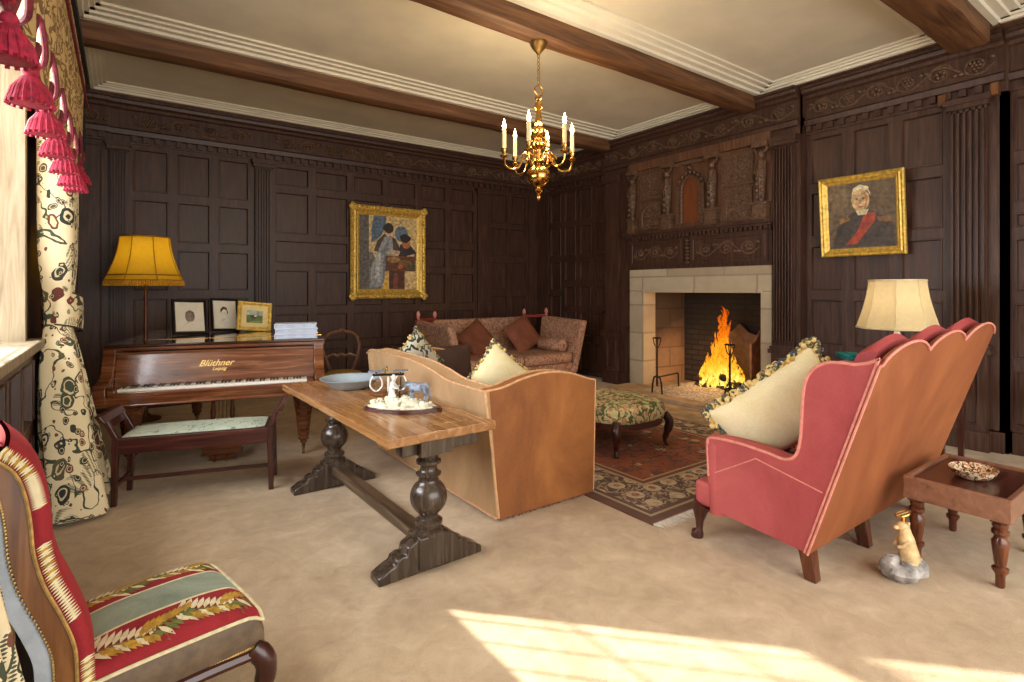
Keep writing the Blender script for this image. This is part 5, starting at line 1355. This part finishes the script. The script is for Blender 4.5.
CRM = plain('cream_wool', (226, 212, 172), .95, .08, 40); OLV = plain('gold_olive_wool', (178, 138, 48), .95, .2, 40); GRN = plain('green_wool', (104, 112, 56), .95, .2, 40)
mb.build('seat', [SAGE, CRM, RED, CRM, OLV, GRN], t, 60)
random.seed(21)
mb = MB()
ring = [seat_top(k/20, 0) for k in range(21)]+[seat_top(1, k/20) for k in range(1, 21)]+[seat_top(1-k/20, 1) for k in range(1, 21)]+[seat_top(0, 1-k/20) for k in range(1, 20)]
vs = []; fs = []
for lv in range(4):
    for p in ring:
        o_ = (0, .012, .014, .004)[lv]; n_ = Vector((p[0], p[1], 0)).normalized()*o_
        zz = p[2] if lv == 0 else (p[2]-.03, p[2]-.075, .285)[lv-1]
        vs.append((p[0]+n_.x, p[1]+n_.y, zz))
R_ = len(ring)
for lv in range(3):
    for i in range(R_): j = (i+1) % R_; fs.append((lv*R_+i, lv*R_+j, (lv+1)*R_+j, (lv+1)*R_+i))
mb.add(vs, fs); mb.box(-.2, .18, -.19, .19, .28, .36); mb.build('seat_side', M['leather'], t, 60)
mb = MB(); mb.tube([(p[0]*1.03, p[1]*1.03, p[2]-.004) for p in ring], .006, 6, True); mb.build('piping', CRM, t)
mb = MB()
for k in range(R_*3):
    i = k//3; f_ = (k % 3)/3; p = vs[3*R_+i]; q_ = vs[3*R_+(i+1) % R_]; mb.ball((p[0]*(1-f_)+q_[0]*f_, p[1]*(1-f_)+q_[1]*f_, .292), .006, 6, 4)
mb.build('nail_trim', M['gold_nail'], t)
mb = MB()
for a, b in ((0, 20), (20, 40), (40, 60)):
    mb.tube([(Vector(vs[3*R_+i % R_])+Vector((0, 0, -.018+.012*math.sin(PI*(i-a)/20)))) for i in range(a, b+1)], .02, 8)
mb.build('seat_rail', M['mahog'], t)
for s in (-1, 1):
    mb = MB(); y = s*.25
    mb.tube(smoothpts([(.185, y*.98, .29), (.215, y*1.04, .25), (.222, y*1.06, .2), (.205, y*1.02, .12), (.195, y*1.0, .06), (.205, y*1.02, .025), (.215, y*1.04, .0)], 3), [.032]*2+[.036]*3+[.034]*3+[.024]*3+[.018]*4+[.02]*2+[.026]*2, 12); mb.build('leg', M['mahog_z'], t)
    mb = MB(); mb.tube(smoothpts([(-.22, s*.19, .3), (-.23, s*.19, .18), (-.29, s*.2, .0)], 3), .024, 8); mb.build('leg', M['mahog_z'], t)
# back: side profile in x-z; rear cover, show-wood edge, padded red front
cen = bspl([(-.30, .27), (-.30, .36), (-.302, .44), (-.308, .52), (-.335, .61), (-.372, .71), (-.392, .80), (-.398, .88), (-.407, .95), (-.425, 1.01), (-.46, 1.05)], 4)
NB = len(cen)
def bw(z): return .222+.015*math.sin((z-.3)/.7*PI)
def nrm(i):
    a = cen[max(0, i-1)]; b = cen[min(NB-1, i+1)]; d = Vector((b[0]-a[0], b[1]-a[1])).normalized(); return Vector((d.y, -d.x))      # points forward
def lay(off, i, yy, bulge=0):
    n_ = nrm(i); z0 = cen[i]; return (z0[0]+n_.x*(off+bulge), yy, z0[1]+n_.y*(off+bulge))
def strip(name, o0, o1, wfac, mat, bul=0, rnd=0):
    mb = MB(); S = 17
    def top_(o, bu): return lambda u, v: lay(o, int(round(v*(NB-1))), (2*u-1)*bw(cen[int(round(v*(NB-1)))][1])*wfac, bu*(1-abs(2*u-1)**3))
    a, b = top_(o0, 0), top_(o1, bul)
    mb.surf(a, S, NB); mb.surf(b, S, NB)
    for uu in (0, 1): mb.surf(lambda u, v, uu=uu: tuple(Vector(a(uu, v)).lerp(Vector(b(uu, v)), u)+Vector((0, (2*uu-1)*rnd*math.sin(PI*u), 0))), 7, NB)
    for vv in (0, 1): mb.surf(lambda u, v, vv=vv: tuple(Vector(a(u, vv)).lerp(Vector(b(u, vv)), v)+(Vector((-.01, 0, rnd*1.2*math.sin(PI*v))) if vv else Vector((0,0,0)))), S, 7)
    bmesh.ops.remove_doubles(mb.bm, verts=mb.bm.verts, dist=1e-4)
    return mb.build(name, mat, t, 50)
strip('back_cover', -.065, -.022, .94, M['blue_cloth'])
strip('back_frame', -.024, .022, 1.0, M['show_wood'])
pad_ = strip('back_pad', .020, .06, .985, RED, .02, .014)
for s in (-1, 1):
    mb = MB()
    for i in range(NB*2-1):
        j = i//2; k2 = min(NB-1, j+(i % 2))
        mb.ball(Vector(lay(-.026, j, s*bw(cen[j][1])*.965)).lerp(Vector(lay(-.026, k2, s*bw(cen[k2][1])*.965)), .5), .005, 6, 4)
    mb.build('nail_trim', M['gold_nail'], t)
for s in (-1, 1):
    mb = MB(); mb.tube([lay(.021, i, s*bw(cen[i][1])*1.01) for i in range(NB)], .005, 6); mb.build('gimp', M['gold_nail'], t)
mb = MB()                                                                      # cream and gold leaves stitched on the padded edge
random.seed(5)
for s in (-1, 1):
    for i2 in range(6, 3*NB-3):
        i = i2//3; c_ = Vector(lay(.042, i, s*(bw(cen[i][1])*.985+.0145))).lerp(Vector(lay(.042, min(NB-1, i+1), s*(bw(cen[min(NB-1, i+1)][1])*.985+.0145))), (i2 % 3)/3); d_ = Vector((nrm(i).x, 0, nrm(i).y)); tdir = Vector((-d_.z, 0, d_.x))
        if (i//5) % 3 == 2: continue
        mb.mi = 0 if (i//5) % 3 == 0 or i2 % 3 else 1
        a0 = c_-d_*.016; a1 = c_+d_*.019+tdir*.010
        n_ = tdir*.0045; y_ = Vector((0, s*.0015, 0))
        mb.add([a0+y_, (a0+a1)/2+n_+y_, a1+y_, (a0+a1)/2-n_+y_], [(0,1,2,3)])
pm = pad_.data; pm.materials.append(CRM); pm.materials.append(OLV)              # the stitching belongs to the pad's own mesh
for f_ in mb.bm.faces: f_.material_index += 1
em = bpy.data.meshes.new('stitching'); mb.bm.to_mesh(em); mb.bm.free()
bm_ = bmesh.new(); bm_.from_mesh(pm); bm_.from_mesh(em); bm_.to_mesh(pm); bm_.free(); bpy.data.meshes.remove(em)
# ------------------------------------------------------------------ light
W = bpy.data.worlds.new('world'); SC.world = W; W.use_nodes = True
bg = W.node_tree.nodes['Background']; bg.inputs[0].default_value = (1.0, .98, .95, 1); bg.inputs[1].default_value = 1.15
def lamp(name, typ, loc, energy, color=(1,1,1), to=None, **kw):
    l = bpy.data.lights.new(name, typ); l.energy = energy; l.color = color
    for k, v in kw.items(): setattr(l, k, v)
    o = bpy.data.objects.new(name, l); COL.objects.link(o); o.location = loc
    if to is not None: o.rotation_euler = look(loc, to)
    return o
lamp('sun', 'SUN', (-5, 8, 4), 18, (1, .93, .8), (-5+1.69, 8-1.79, 4-1.2), angle=.009)
lamp('window_daylight', 'AREA', (-1.7, 3.3, 2.3), 400, (.95, .97, 1), (2, 3.3, 1.2), shape='RECTANGLE', size=3.0, size_y=2.2)
lamp('room_daylight', 'AREA', (2.2, -2.2, 1.8), 190, (1, .96, .9), (3.5, 4, .8), shape='RECTANGLE', size=5, size_y=2.6)
lamp('fire_glow', 'POINT', (6.45, 4.3, .65), 18, (1, .5, .16), shadow_soft_size=.25)
lamp('firebox_glow', 'POINT', (6.75, 4.75, .7), 7, (1, .55, .22), shadow_soft_size=.2)
for k in range(6):
    a = math.radians(12+60*k-35.88); lamp('chandelier_light', 'POINT', (2.98+.31*math.cos(a), 3.74+.31*math.sin(a), 3.0), 8, (1, .78, .5), shadow_soft_size=.05)
lamp('added_shade_glow', 'POINT', (.215, 7.45, 1.85), 5, (1, .84, .55), shadow_soft_size=.08)  # weak light added inside the unlit standard lamp so its mustard shade glows
lamp('table_lamp_light', 'POINT', (5.3, 1.78, 1.38), 2.2, (1, .8, .55), shadow_soft_size=.06)
SC.view_settings.view_transform = 'Standard'; SC.view_settings.look = 'None'; SC.view_settings.exposure = -0.1
SC.cycles.use_denoising = True; SC.cycles.max_bounces = 8; SC.cycles.sample_clamp_indirect = 6
SC.cycles.use_adaptive_sampling = False
